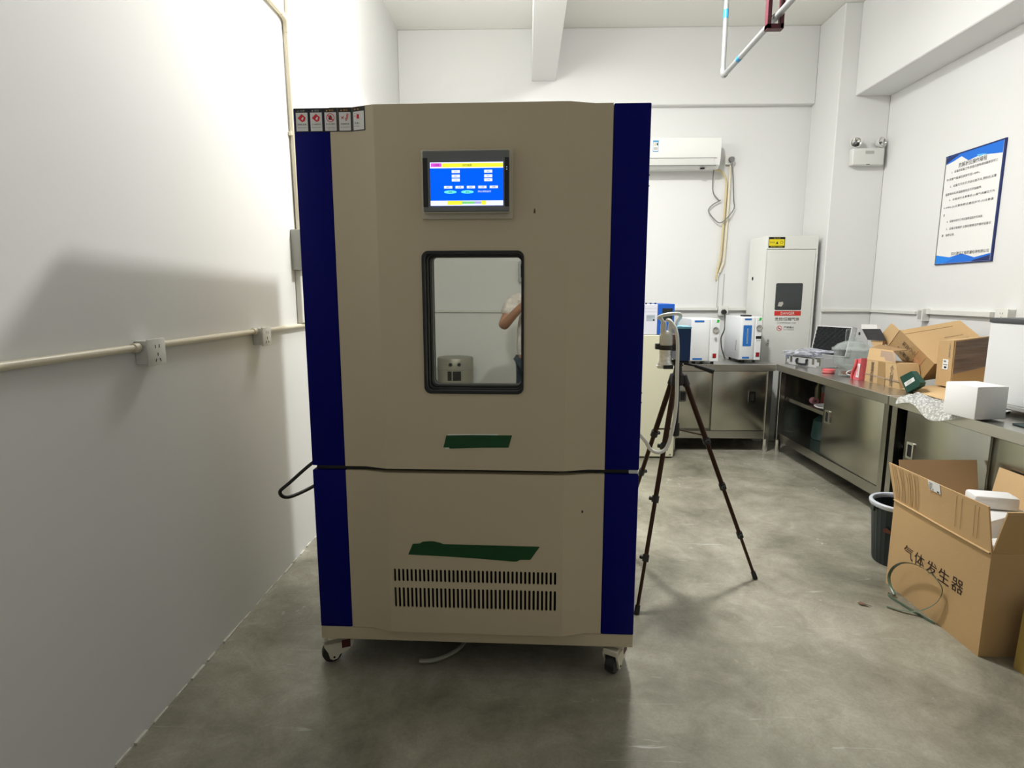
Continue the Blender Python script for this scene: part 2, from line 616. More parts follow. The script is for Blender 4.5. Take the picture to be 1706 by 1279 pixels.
# lower panel with its vent grille
lp = MB().m(M_BEIGE)
flanks(lp, .172, .787)
PT = .01547
GX0 = -.2985
GX1 = GX0 + 39 * PT
lp.plate(rect(-.312, .324, .172, .787), [rect(GX0, GX1, .258, .440)], PR, .084)
lp.build('lower_panel', ch)
vg = MB().m(M_BEIGE)
vg.plate(rect(GX0, GX1, .424, .440), [], PR, PR + .004).plate(rect(GX0, GX1, .3515, .3725), [], PR, PR + .004).plate(rect(GX0, GX1, .258, .2705), [], PR, PR + .004)
for z0, z1 in ((.3725, .424), (.2705, .3515)):
    for i in range(39):
        cx = GX0 + (i + .5) * PT
        r, w = .0041, PT / 2
        zt, zb = z1 - r - .001, z0 + r + .001
        inn, out = [], []
        for k in range(5):
            a = pi * k / 4
            inn.append((cx + r * cos(a), zt + r * sin(a)))
            out.append([(cx + w, zt), (cx + w, z1), (cx, z1), (cx - w, z1), (cx - w, zt)][k])
        for k in range(5):
            a = pi + pi * k / 4
            inn.append((cx + r * cos(a), zb + r * sin(a)))
            out.append([(cx - w, zb), (cx - w, z0), (cx, z0), (cx + w, z0), (cx + w, zb)][k])
        vs = [(x, PR, z) for x, z in inn] + [(x, PR, z) for x, z in out] + [(x, PR + .004, z) for x, z in inn]
        fs = [(k, (k + 1) % 10, 10 + (k + 1) % 10, 10 + k) for k in range(10)] + [(k, 20 + k, 20 + (k + 1) % 10, (k + 1) % 10) for k in range(10)]
        vg.add(vs, fs)
vgo = vg.build('vent_grille', ch, smooth=False)
MB().m(M_DARK).box(GX0, GX1, PR + .03, PR + .04, .258, .44).build('vent_backing', ch)
for x0, x1, z0, z1 in ((-HW, -.468, .803, 2.029), (.470, HW, .803, 2.029), (-HW, -.468, .170, .787), (.470, HW, .170, .787)):
    MB().m(M_BLUE).box(x0, x1, .0, .084, z0, z1, .004, 2).build('navy_side_strip', ch)
MB().m(M_BEIGE).box(-HW, HW, .002, 1.05, .1175, .1695, .003).build('base_plinth', ch)
MB().m(M_BLACK).box(-HW + .012, HW - .012, .014, .08, .788, .802).build('door_gasket', ch)
MB().m(M_WHITE).box(.555, HW - .002, .006, .03, .788, .802, .002).build('hinge_cap', ch)
MB().m(mat('blocker_black', (.010, .010, .010), .7)).box(-.44, .44, .24, .98, .03, .1180).box(-HW + .01, HW - .01, .01, 1.04, .1160, .1176).build('bounce_blocker', ch)  # dark block and sheet added below the base to cut bounced light
# touch screen panel
cp = MB().m(mat('silver_plastic', (.56, .52, .41), .4)).box(-.1575, .1445, PR - .012, PR, 1.664, 1.885, .004, 2)
cp.box(-.150, .137, PR - .034, PR - .012, 1.680, 1.878, .006, 2)
cp.m(mat('screen_bezel', (.17, .18, .18), .35)).box(-.147, .134, PR - .0365, PR - .03, 1.684, 1.875, .003)
cp.m(M_BLACK).box(-.146, -.131, PR - .038, PR - .036, 1.700, 1.852).box(.119, .133, PR - .038, PR - .036, 1.700, 1.852)
cpo = cp.build('control_panel', ch)
E_ = lambda n, c, s: mat('screen_' + n, c, .4, emit=s * .84, spec=.1)
SB, SY, SW, SP, SC, SG = (E_('blue', (.0, .105, 1), 1.0), E_('yellow', (.85, .86, .05), .95), E_('white', (.80, .86, 1), 1.0), E_('pink', (.75, .10, .72), .95), E_('cyan', (.15, .85, .80), .95), E_('green', (.22, .68, .20), .9))
SX0, SX1, SZ0, SZ1 = -.1225, .114, 1.7035, 1.838
sc = MB()


def ui(m, u0, u1, v0, v1, d=0.0):
    sc.m(m).box(SX0 + u0 * (SX1 - SX0), SX0 + u1 * (SX1 - SX0), PR - .0375 - d, PR - .0366, SZ1 - v1 * (SZ1 - SZ0), SZ1 - v0 * (SZ1 - SZ0))


ui(SB, 0, 1, 0, 1)
ui(SW, 0, 1, 0, .135, .0004)
ui(SY, .165, 1, .025, .115, .0007)
ui(SP, .012, .16, .02, .105, .0007)
ui(SW, 0, 1, .885, 1, .0004)
ui(SY, .232, .435, .892, .985, .0007)
ui(SG, .435, .605, .905, .96, .0007)
ui(E_('lilac', (.42, .42, .78), .9), .605, .70, .905, .96, .0007)
ui(SY, .70, .765, .885, .985, .0007)
for v in (.18, .285, .375):
    ui(SW, .298, .408, v, v + .066, .0006)
    ui(SW, .742, .852, v, v + .066, .0006)
for k in range(5):
    ui(SW, .19 + k * .1565, .303 + k * .1565, .545, .602, .0006)
for cu in (.275, .51):
    n = 20
    cxx, czz = SX0 + cu * (SX1 - SX0), SZ1 - .685 * (SZ1 - SZ0)
    sc.m(SC).add([(cxx + .0205 * cos(2 * pi * k / n), PR - .0381, czz + .0052 * sin(2 * pi * k / n)) for k in range(n)], [tuple(range(n))])
sco = sc.build('touch_screen', cpo, smooth=False)
UX = lambda u: SX0 + u * (SX1 - SX0)
UZ = lambda v: SZ1 - v * (SZ1 - SZ0)
for body, u, v, w in (('运行画面', .51, .07, .030), ('主画面', .088, .062, .018), ('湿度', .275, .685, .012), ('启动', .51, .685, .012)):
    text(body, cpo, (UX(u), PR - .0386, UZ(v)), w=w, material=M_INK, name='screen_lettering')
text('停止试验运行', cpo, (UX(.745), PR - .0386, UZ(.675)), w=.043, h=.006, material=SW, name='screen_lettering')
for u, v, s in ((.353, .213, '25.0'), (.353, .318, '60.2'), (.353, .408, '23.5'), (.797, .213, '50.0'), (.797, .318, '48.6'), (.797, .408, '0.00')):
    text(s, cpo, (UX(u), PR - .0386, UZ(v)), h=.0042, material=M_INK, name='screen_lettering')
for k, s in enumerate(('程序', '定值', '曲线', '记录', '设置')):
    text(s, cpo, (UX(.2465 + k * .1565), PR - .0386, UZ(.573)), h=.0052, material=M_INK, name='screen_lettering')
MB().m(SW).lathe([(.0, 0), (.0014, .0)], 8, (.1255, PR - .0385, 1.822), 'y').lathe([(.0, 0), (.0014, 0)], 8, (.1255, PR - .0385, 1.815), 'y').build('indicator_light', cpo)
text('TOUCH', cpo, (-.004, PR - .0372, 1.6925), w=.028, h=.004, material=M_GREYP, name='brand_lettering')


# warning labels along the top left edge
def conform(mb, x0, x1, z0, z1, d, n=4):
    xs = [x0 + (x1 - x0) * k / n for k in range(n + 1)]
    vs = [(x, face_y(x) - d, z) for z in (z0, z1) for x in xs]
    mb.add(vs, [(k, k + 1, n + 2 + k, n + 1 + k) for k in range(n)])


LW = .0484
LT = ['感电注意', '小心高温烫伤', '禁止放入易燃物', '定期检修', '注意电源']
for i in range(5):
    x0 = -.584 + i * LW
    cx = x0 + LW / 2
    mb = MB().m(mat('label_black', (.010, .012, .018), .5))
    conform(mb, x0 + .0006, x0 + LW - .0006, 1.9525, 2.0275, .0008)
    mb.m(M_PAPER)
    conform(mb, x0 + .0045, x0 + LW - .0045, 1.9555, 2.0135, .0012)
    lab = mb.build('warning_label', ch, smooth=False)
    y = face_y(cx) - .0018
    pic = MB().m(M_RED)
    zc = 1.9965
    if i in (0, 1):
        pic.add([(cx - .014, y, zc), (cx, y, zc + .013), (cx + .013, y, zc + .002), (cx + .010, y, zc - .009), (cx + .001, y, zc - .013)], [(0, 4, 3, 2, 1)])
        pic.m(M_PAPER).add([(cx - .002, y - .0003, zc - .003), (cx + .003, y - .0003, zc - .008), (cx + .007, y - .0003, zc + .001), (cx + .004, y - .0003, zc + .004)], [(0, 1, 2, 3)])
    elif i == 2:
        n = 20
        for r0, r1 in ((.0118, .0138),):
            vs = [(cx + r * cos(2 * pi * k / n), y, zc + r * sin(2 * pi * k / n)) for r in (r0, r1) for k in range(n)]
            pic.add(vs, [(k, (k + 1) % n, n + (k + 1) % n, n + k) for k in range(n)])
        pic.m(mat('dark_red_ink', (.12, .008, .008), .6)).add([(cx - .006, y, zc - .006), (cx + .006, y, zc - .007), (cx + .005, y, zc + .003), (cx, y, zc + .009), (cx - .006, y, zc + .003)], [(0, 1, 2, 3, 4)])
        pic.m(M_RED).add([(cx - .0105, y - .0003, zc + .007), (cx - .0085, y - .0003, zc + .0095), (cx + .0105, y - .0003, zc - .007), (cx + .0085, y - .0003, zc - .0095)], [(0, 1, 2, 3)])
    elif i == 3:
        for a, b in (((-.012, .002), (-.004, -.003)), ((-.011, -.004), (-.003, .004)), ((.003, -.011), (.008, .012)), ((.008, -.006), (.012, .012)), ((.002, -.002), (.006, -.009))):
            pic.tube([(cx + a[0], y, zc + a[1]), (cx + b[0], y, zc + b[1])], .0009, 4, 1)
    else:
        pic.box(cx - .006, cx + .012, y, y + .0003, zc - .006, zc + .007)
        pic.m(M_INK).box(cx - .0125, cx - .0105, y, y + .0003, zc + .008, zc + .011).m(M_RED).box(cx - .0125, cx - .0105, y, y + .0003, zc - .001, zc + .004)
    pic.build('pictogram', lab, smooth=False)
    text(LT[i], lab, (cx, y, 1.9765), w=.030, h=.0052, name='label_lettering')
    text('请注意安全操作', lab, (cx, y, 1.9665), w=.031, h=.003, material=M_GREYP, name='label_lettering')
    text('▲ 警告' if i else '△ 注意', lab, (cx - .002, y, 2.0195), w=.026, h=.006, material=(mat('label_amber', (.75, .36, .08), .6) if i > 1 else M_GREYL), name='label_lettering')
    if i in (2,):
        text('严禁明火及腐蚀', lab, (cx, y, 1.9615), w=.028, h=.003, material=M_GREYP, name='label_lettering')


# green tape strips over the name plates
def tape(pts, seed):
    rnd = random.Random(seed)
    x0, x1 = min(p[0] for p in pts), max(p[0] for p in pts)
    top, bot = pts
    def zt(l, x):
        for a, b in zip(l, l[1:]):
            if a[0] <= x <= b[0]:
                return a[1] + (b[1] - a[1]) * (x - a[0]) / max(1e-6, b[0] - a[0])
        return l[-1][1] if x > l[-1][0] else l[0][1]
    n, k = 40, 6
    return n, k, zt


def tape_strip(top, bot, seed, name):
    rnd = random.Random(seed)
    n, k = 36, 6
    vs = []
    def at(l, t):
        L = [0]
        for a, b in zip(l, l[1:]):
            L.append(L[-1] + hypot(b[0] - a[0], b[1] - a[1]))
        s = t * L[-1]
        for i in range(len(l) - 1):
            if s <= L[i + 1] + 1e-9:
                q = (s - L[i]) / max(1e-9, L[i + 1] - L[i])
                return (l[i][0] + (l[i + 1][0] - l[i][0]) * q, l[i][1] + (l[i + 1][1] - l[i][1]) * q)
        return l[-1]
    ph = [rnd.uniform(0, 6) for _ in range(4)]
    for j in range(k + 1):
        for i in range(n + 1):
            a, b = at(bot, i / n), at(top, i / n)
            q = j / k
            x, z = a[0] + (b[0] - a[0]) * q, a[1] + (b[1] - a[1]) * q
            d = .0014 + .0011 * max(0, sin(q * 9 + ph[0] + sin(i * .21 + ph[1]))) * (.4 + .6 * sin(i * .12 + ph[2]) ** 2)
            vs.append((x, face_y(x) - d, z))
    fs = [(j * (n + 1) + i, j * (n + 1) + i + 1, (j + 1) * (n + 1) + i + 1, (j + 1) * (n + 1) + i) for j in range(k) for i in range(n)]
    o = MB().m(M_GREENT).add(vs, fs).build(name, ch, angle=80)
    return o


MB().m(M_PAPER).slab([(-.095, PR - .0006, .878), (-.050, PR - .0006, .8805), (.09, PR - .0006, .888), (.092, PR - .0006, .9345), (-.085, PR - .0006, .9325)], .0005).build('name_plate', ch)
tape_strip([(-.091, .928), (.0, .9305), (.141, .931)], [(-.102, .884), (-.082, .884), (-.08, .880), (.03, .885), (.128, .887)], 1, 'green_tape')
tape_strip([(-.221, .522), (-.19, .524), (-.185, .531), (-.15, .534), (-.12, .528), (-.11, .523), (.06, .522), (.241, .521)], [(-.239, .480), (-.1, .476), (.02, .470), (.156, .461), (.17, .469), (.207, .470)], 2, 'green_tape')
MB().m(M_BLACK).lathe([(.0, -.004), (.0055, -.004), (.006, 0)], 14, (.390, -.002, .648), 'y').box(.3855, .3890, -.006, .001, .634, .647).build('key_lock', ch)
MB().m(mat('brown_stain', (.13, .085, .05), .6)).slab([(.2110, PR - .0006, 1.684), (.2175, PR - .0006, 1.682), (.2185, PR - .0006, 1.688), (.2165, PR - .0006, 1.698), (.2140, PR - .0006, 1.6985), (.2120, PR - .0006, 1.690)], .0005).build('stain', ch)
# hinges, latches, cable port on the sides
for z in (1.80, 1.04):
    lt = MB().m(M_BLACK).box(HW - .002, HW + .008, .11, .15, z - .028, z + .03, .002)
    lt.tube([(HW + .004, .12, z + .022), (HW + .017, .10, z + .024)], .003, 6, 1).tube([(HW + .004, .12, z - .012), (HW + .017, .10, z - .012)], .003, 6, 1)
    lt.m(M_CHROME).lathe([(.012, -.006), (.012, .006)], 12, (HW + .006, .12, z - .034), 'x')
    lt.build('door_latch', ch)
for z in (1.00, 1.72):
    MB().m(M_GREYL).box(-HW - .008, -HW + .002, .12, .2, z - .035, z + .035, .002).build('door_hinge', ch)
MB().m(M_WHITE).lathe([(.03, 0), (.03, .01), (.012, .012), (.012, .03)], 16, (HW - .002, .45, .90), 'x').build('cable_port', ch)


# casters
def caster(x, y, rz):
    T_ = Matrix.Translation((x, y, 0)) @ Matrix.Rotation(rz, 4, 'Z')
    ho = MB().m(mat('cream_enamel', (.66, .62, .50), .4))
    ho.T = T_
    prof = [(-.040, .088), (-.030, .102), (.066, .102), (.072, .085), (.066, .062), (.045, .046), (.018, .036), (.008, .020), (-.008, .016), (-.020, .024), (-.026, .05), (-.040, .076)]
    for s in (-1, 1):
        for a, b in (((.022 * s), (.030 * s)),):
            k = len(prof)
            vs = [(p, a, z) for p, z in prof] + [(p, b, z) for p, z in prof]
            ho.add(vs, [tuple(range(k)), tuple(reversed(range(k, 2 * k)))] + [(i, k + i, k + (i + 1) % k, (i + 1) % k) for i in range(k)])
    ho.box(-.042, .068, -.03, .03, .080, .104, .004).box(.055, .070, -.028, .028, .064, .1, .004)
    ho.lathe([(.028, .103), (.028, .112)], 20, (.02, 0, 0)).box(-.026, .066, -.045, .045, .111, .1178, .002)
    h = ho.build('caster', ch)
    w = MB().m(M_BLACK)
    w.T = T_
    w.lathe([(.024, -.02), (.036, -.018), (.0385, -.008), (.0385, .008), (.036, .018), (.024, .02)], 28, (-.010, 0, .0387), 'y')
    w.build('wheel', h)
    a = MB().m(M_DARK)
    a.T = T_
    a.lathe([(.004, -.0315), (.004, .0315)], 10, (-.004, 0, .028), 'y').build('axle', h)
    lv = MB().m(mat('dark_red_label', (.07, .006, .008), .5))
    lv.T = T_
    lv.box(.026, .058, -.0312, -.0300, .060, .092)
    lv.build('level_dial', h)
    lv = MB().m(mat('dark_red_label', 0))
    lv.T = T_
    lv.box(.026, .058, .0300, .0312, .060, .092)
    lv.build('level_dial', h)
    return h


caster(-.560, .050, radians(24))
caster(.525, .040, radians(62))
caster(-.50, .96, radians(20))
caster(.50, .96, radians(50))

# cables at the chamber
tag(MB().m(M_BLACK).tube([(-.755, 2.62, .78), (-.92, 2.50, .70), (-1.04, 2.42, .60), (-1.075, 2.40, .565), (-1.05, 2.42, .535), (-.98, 2.50, .55), (-.88, 2.58, .60), (-.755, 2.66, .63)], .008, 8, 6).build('power_cable'),
    'black cable looping out beside the lower left of the chamber', 'cable')
tag(MB().m(M_BLACK).tube([(-.750, 2.95, 1.60), (-.86, 2.94, 1.53), (-.885, 2.93, 1.44), (-.87, 2.93, 1.36), (-.750, 2.95, 1.28)], .008, 8, 6).build('signal_cable'),
    'short black cable bowing out below the grey wall box', 'cable')
tag(MB().m(mat('dull_hose', (.34, .34, .27), .5)).tube([(-.412, 2.045, .014), (-.36, 2.05, .014), (-.30, 2.09, .014), (-.25, 2.17, .014), (-.2, 2.4, .014)], .0085, 8, 5).build('drain_hose'),
    'pale drain hose lying on the floor under the chamber', 'hose')


# ------------------------------------------------------------------ left wall conduits, sockets, box
def socket(name, label, loc, rz, d=.05, w=.086, plug=False, group=None):
    t = thing(name, label, 'socket', loc, rz, group)
    MB().m(M_PVCW).box(-w / 2 + .006, w / 2 - .006, -d + .008, 0, -w / 2 + .005, w / 2 - .005, .002).build('back_box', t)
    MB().m(M_PVCW).box(-w / 2, w / 2, -d, -d + .009, -w / 2, w / 2, .003, 2).build('face_plate', t)
    s = MB().m(M_DARK)
    for x, z, a in ((-.010, .018, 0), (.010, .018, 0), (0, -.008, 0), (-.011, -.026, .5), (.011, -.026, -.5)):
        s.T = Matrix.Translation((x, -d - .0004, z)) @ Matrix.Rotation(a, 4, 'Y')
        s.box(-.0012, .0012, -.0004, .0006, -.0055, .0055)
    s.build('socket_slots', t)
    return t


XCON = XL + .014
tag(MB().m(M_CREAM).cyl((XCON, YF, 1.252), (XCON, 1.80, 1.252), .0115, n=14).cyl((XCON, 1.775, 1.252), (XCON, 1.80, 1.252), .015, n=14).build('cable_conduit'),
    'cream conduit running along the bare wall up to the first socket', 'conduit')
tag(MB().m(M_CREAM).cyl((XCON, 1.88, 1.252), (XCON, 2.60, 1.252), .0115, n=14).cyl((XCON, 2.575, 1.252), (XCON, 2.60, 1.252), .015, n=14).build('cable_conduit'),
    'cream conduit between the two sockets on the bare wall', 'conduit')
tag(MB().m(M_CREAM).cyl((XCON, 2.68, 1.250), (XCON, 5.99, 1.250), .0115, n=14).build('cable_conduit'),
    'cream conduit leaving the second socket and passing behind the chamber', 'conduit')
socket('wall_socket', 'first white double socket on the bare wall, nearest the viewer', (XL, 1.840, 1.235), pi / 2, group='sockets on the bare wall')
socket('wall_socket', 'second white double socket on the bare wall, nearer the chamber', (XL, 2.640, 1.228), pi / 2, group='sockets on the bare wall')
tag(MB().m(M_CREAM).tube([(XL + .016, YF, 2.80), (XL + .016, 2.6, 2.80), (XL + .016, 3.10, 2.80)], .0125, 12, 1)
    .tube([(XL + .016, 3.09, 2.80), (XL + .016, 3.13, 2.798), (XL + .016, 3.152, 2.778), (XL + .016, 3.155, 2.73)], .0145, 12, 5)
    .cyl((XL + .016, 3.155, 2.75), (XL + .016, 3.175, 1.755), .0125, n=12)
    .box(XL + .002, XL + .02, 3.142, 3.185, 2.235, 2.255, .002).build('conduit_run'), 'cream vertical conduit with an elbow dropping to the grey wall box', 'conduit')
tag(MB().m(mat('cream_trunking', (.72, .68, .58), .4)).box(XL, XL + .018, 3.185, 3.225, 1.755, 3.88, .003).build('cable_duct'), 'flat cream cable duct beside the vertical conduit', 'conduit')
jb = thing('junction_box', 'grey metal wall box half hidden behind the chamber edge', 'box', (XL, 3.22, 1.65), pi / 2)
MB().m(mat('grey_enamel', (.40, .41, .38), .45)).box(-.125, .14, -.06, 0, -.105, .105, .004, 2).build('box_body', jb)
MB().m(M_WHITE).lathe([(.009, -.0615), (.009, -.059)], 14, (-.085, 0, -.072), 'y').build('screw_cap', jb)
tag(MB().m(M_PVCW).box(XL, XL + .03, 3.13, 3.30, 1.263, 1.545, .003).build('cable_duct'), 'short white cable duct dropping from the grey wall box', 'conduit')

# ------------------------------------------------------------------ back wall: air conditioner, cord, conduits
ac = thing('air_conditioner', 'white wall mounted split air conditioner beside the chamber top', 'air conditioner', (1.385, 6.0, 2.60), 0)
prof = [(0, .01), (-.16, .0), (-.205, .03), (-.23, .09), (-.235, .20), (-.225, .27), (-.20, .285), (0, .285)]
am = MB().m(mat('ac_white', (.80, .81, .78), .3))
for x0, x1 in ((-.435, .435),):
    k = len(prof)
    am.add([(x0, y, z) for y, z in prof] + [(x1, y, z) for y, z in prof], [tuple(reversed(range(k))), tuple(range(k, 2 * k))] + [(i, (i + 1) % k, k + (i + 1) % k, k + i) for i in range(k)])
am.build('casing', ac, angle=25)
MB().m(mat('ac_white', 0)).slab([(-.41, -.2075, .028), (.385, -.2075, .028), (.37, -.2345, .084), (-.41, -.2345, .084)], .004).build('air_flap', ac)
MB().m(M_GREYP).box(-.42, .40, -.214, -.200, .0225, .0265).box(-.42, .40, -.2365, -.23, .0865, .0885).build('flap_gap', ac)
MB().m(M_DARK).lathe([(.022, -.004), (.022, .004)], 16, (.285, -.17, .004)).build('drain_cap', ac)
el = MB().m(mat('energy_blue', (.08, .30, .55), .5)).box(-.205, -.152, -.2372, -.2358, .145, .245)
el.m(M_PAPER).box(-.202, -.155, -.2376, -.237, .152, .228)
el.m(mat('label_amber', 0)).box(-.19, -.182, -.238, -.2374, .195, .222).m(M_GREENC).box(-.172, -.158, -.238, -.2374, .200, .222).m(M_GREYL).box(-.198, -.16, -.238, -.2374, .16, .185)
el.build('energy_label', ac)
s = socket('wall_socket', 'white socket with a grey plug just right of the air conditioner', (1.972, 6.0, 2.71), 0, .035, .086)
MB().m(M_GREYP).lathe([(.024, -.075), (.028, -.05), (.024, -.036)], 16, (.008, 0, 0), 'y').tube([(.008, -.06, -.01), (.010, -.065, -.05)], .009, 8, 1).build('plug', s)
tag(MB().m(M_GREYP).tube([(1.80, 5.90, 2.605), (1.812, 5.95, 2.50), (1.83, 5.97, 2.40), (1.885, 5.975, 2.335), (1.90, 5.97, 2.33), (1.83, 5.97, 2.29), (1.79, 5.97, 2.235), (1.84, 5.965, 2.16), (1.90, 5.955, 2.115), (1.96, 5.945, 2.15), (2.035, 5.96, 2.25), (2.03, 5.97, 2.34), (2.01, 5.965, 2.55), (1.982, 5.94, 2.66)], .0055, 8, 6).build('electric_cable'),
    'thin grey cord looping under the air conditioner to its socket', 'cord')
tag(MB().m(mat('wrapped_hose', (.62, .52, .30), .7)).tube([(1.80, 5.92, 2.615), (1.89, 5.955, 2.60), (1.945, 5.97, 2.53), (1.956, 5.98, 2.40), (1.943, 5.98, 1.95), (1.937, 5.98, 1.78), (1.927, 5.98, 1.72), (1.905, 5.978, 1.62), (1.905, 5.98, 1.56)], .011, 10, 5).build('refrigerant_hose'),
    'tan wrapped hose running down the wall from the air conditioner', 'hose')
tag(MB().m(M_CREAM).tube([(1.988, 5.984, 2.665), (1.985, 5.984, 2.2), (1.975, 5.984, 1.80), (1.970, 5.984, 1.73), (1.934, 5.984, 1.63)], .0125, 10, 1).build('cable_conduit'),
    'cream conduit running down beside the tan hose', 'conduit')
tag(MB().m(M_PVCW).cyl((1.922, 5.985, 1.63), (1.918, 5.985, 1.285), .008, n=10).cyl((1.922, 5.985, 1.60), (1.922, 5.985, 1.625), .012, n=10).build('cable_conduit'),
    'thin white pipe between the cream conduit and the lower duct', 'conduit')
tag(MB().m(M_GREYL).tube([(1.988, 5.994, 1.62), (1.985, 5.994, 1.30)], .003, 6, 1).build('earth_wire'), 'thin grey wire on the wall above the lower socket', 'wire')
tag(MB().m(M_PVCW).box(XL + .03, 1.93, 5.965, 6.0, 1.255, 1.283, .002).build('cable_duct'), 'white horizontal duct on the back wall, stretch behind the blue instrument', 'conduit')
tag(MB().m(M_PVCW).box(2.035, 2.734, 5.965, 6.0, 1.255, 1.283, .002).build('cable_duct'), 'white horizontal duct on the back wall behind the gas cabinet', 'conduit')
s = socket('wall_socket', 'white socket with a black plug above the rear bench', (1.985, 6.0, 1.250), 0, .05, .098)
MB().m(M_BLACK).lathe([(.022, -.088), (.026, -.07), (.024, -.051)], 16, (.0, 0, -.01), 'y').build('plug', s)
tag(MB().m(M_BLACK).tube([(1.985, 5.92, 1.235), (1.99, 5.90, 1.17), (1.975, 5.86, 1.07), (1.935, 5.82, 1.0), (1.925, 5.79, .95), (1.915, 5.72, .88), (1.905, 5.6, .81)], .006, 8, 5).build('electric_cable'),
    'black cord hanging from the lower socket between the two white generators', 'cord')

# corner column and poster wall conduits
tag(MB().m(M_PVCW).box(2.73, 3.19, 5.478, 5.5, 1.256, 1.282, .002).build('cable_duct'), 'white horizontal duct across the corner column', 'conduit')
tag(MB().m(M_PVCW).box(3.168, 3.19, 4.85, 5.478, 1.254, 1.28, .002).build('cable_duct'), 'white horizontal duct in the corner next to the column', 'conduit')
tag(MB().m(M_PVCW).box(3.13, 3.19, 4.70, 4.76, 1.205, 1.305, .003).m(M_GREYL).box(3.128, 3.131, 4.71, 4.75, 1.22, 1.29).build('duct_end_box'), 'small white end box of the duct under the poster', 'box')
tag(MB().m(M_PVCW).box(3.155, 3.19, 4.06, 4.70, 1.262, 1.298, .002).build('cable_duct'), 'white horizontal duct under the poster', 'conduit')
socket('wall_socket', 'white socket on the poster wall just above the white instrument', (3.19, 3.93, 1.275), -pi / 2, .06, .098)

# ------------------------------------------------------------------ emergency light on the column
em = thing('emergency_light', 'white twin spot emergency light on the corner column', 'lamp', (3.005, 5.5, 2.62), 0)
MB().m(mat('aged_white_plastic', (.70, .71, .68), .4)).box(-.137, .137, -.07, 0, -.075, .07, .012, 3).build('case', em)
MB().m(M_GREYL).box(-.03, .045, -.0712, -.069, .018, .045).build('status_panel', em)
MB().m(M_GREYP).box(-.015, .015, -.0712, -.069, -.074, -.066).build('test_button', em)
for x, tilt in ((-.10, -.5), (.105, .35)):
    h = MB().m(mat('aged_white_plastic', 0))
    h.T = Matrix.Translation((x, -.035, .115)) @ Matrix.Rotation(tilt, 4, 'Z') @ Matrix.Rotation(radians(-8), 4, 'X')
    h.lathe([(.02, .03), (.034, .012), (.046, -.02), (.046, -.028), (.041, -.028)], 22, (0, 0, 0), 'y', cap=False).cyl((0, .01, -.05), (0, .01, -.03), .010)
    ho = h.build('spot_head', em)
    g = MB().m(M_CHROME)
    g.T = h.T
    g.lathe([(.041, -.0275), (.036, -.018), (.012, -.004), (0, -.003)], 22, (0, 0, 0), 'y', cap=False)
    g.build('reflector', ho)
    b = MB().m(M_GREYP)
    b.T = h.T
    b.lathe([(.0, -.024), (.009, -.020), (.010, -.004)], 12, (0, 0, 0), 'y').build('bulb', ho)

# ------------------------------------------------------------------ poster
PW, PH = .545, .794
po = thing('wall_poster', 'white notice board with blue jagged bands and lines of printed text', 'poster', (3.19, 4.4155, 2.044), -pi / 2)
MB().m(M_PAPER).box(-PW / 2, PW / 2, -.010, -.002, -PH / 2, PH / 2).build('board', po)
fr = MB().m(M_PNAVY).box(PW / 2 - .004, PW / 2 + .010, -.012, -.0005, -PH / 2 - .005, PH / 2 + .006)
fr.box(-PW / 2 - .006, PW / 2, -.012, -.0005, PH / 2 - .003, PH / 2 + .006).box(-PW / 2 - .006, PW / 2, -.012, -.0005, -PH / 2 - .005, -PH / 2 + .002)
fr.m(M_GREYP).box(-PW / 2 - .006, -PW / 2 + .002, -.012, -.0005, -PH / 2, PH / 2)
fr.build('edge_strip', po)
P = lambda u, v, d=.0105: (-PW / 2 + u * PW, -d, PH / 2 - v * PH)
bd = MB().m(M_PBLUE)
bd.add([P(.03, 0), P(.07, .035), P(.285, .03), P(.42, .087), P(.61, .07), P(.985, .107), P(.985, 0)], [(0, 1, 2, 3, 4, 5, 6)])
bd.m(M_PNAVY).add([P(.005, .006, .0108), P(.25, .006, .0108), P(.06, .05, .0108), P(.005, .068, .0108)], [(0, 3, 2, 1)])
bd.m(M_PBLUE).add([P(.06, .05, .0107), P(.16, .02, .0107), P(.285, .03, .0107), P(.16, .052, .0107), P(.005, .072, .0107)], [(0, 4, 3, 2, 1)])
bd.m(M_PCYAN).add([P(.56, .058, .0109), P(.74, .072, .0109), P(.60, .083, .0109)], [(0, 2, 1)])
bd.build('blue_band', po, smooth=False)
bd = MB()
bd.m(M_PBLUE).add([P(.005, .915), P(.27, .943), P(.487, .917), P(.72, .960), P(.985, .935), P(.985, .996), P(.005, .996)], [tuple(reversed(range(7)))])
bd.m(mat('poster_azure', (.005, .24, .85), .5)).add([P(.005, .916, .0108), P(.27, .944, .0108), P(.36, .95, .0108), P(.15, .996, .0108), P(.005, .996, .0108)], [(4, 3, 2, 1, 0)])
bd.m(M_PNAVY).add([P(.72, .982, .0108), P(.985, .948, .0108), P(.985, .996, .0108), P(.66, .996, .0108)], [(3, 2, 1, 0)])
bd.build('blue_band', po, smooth=False)
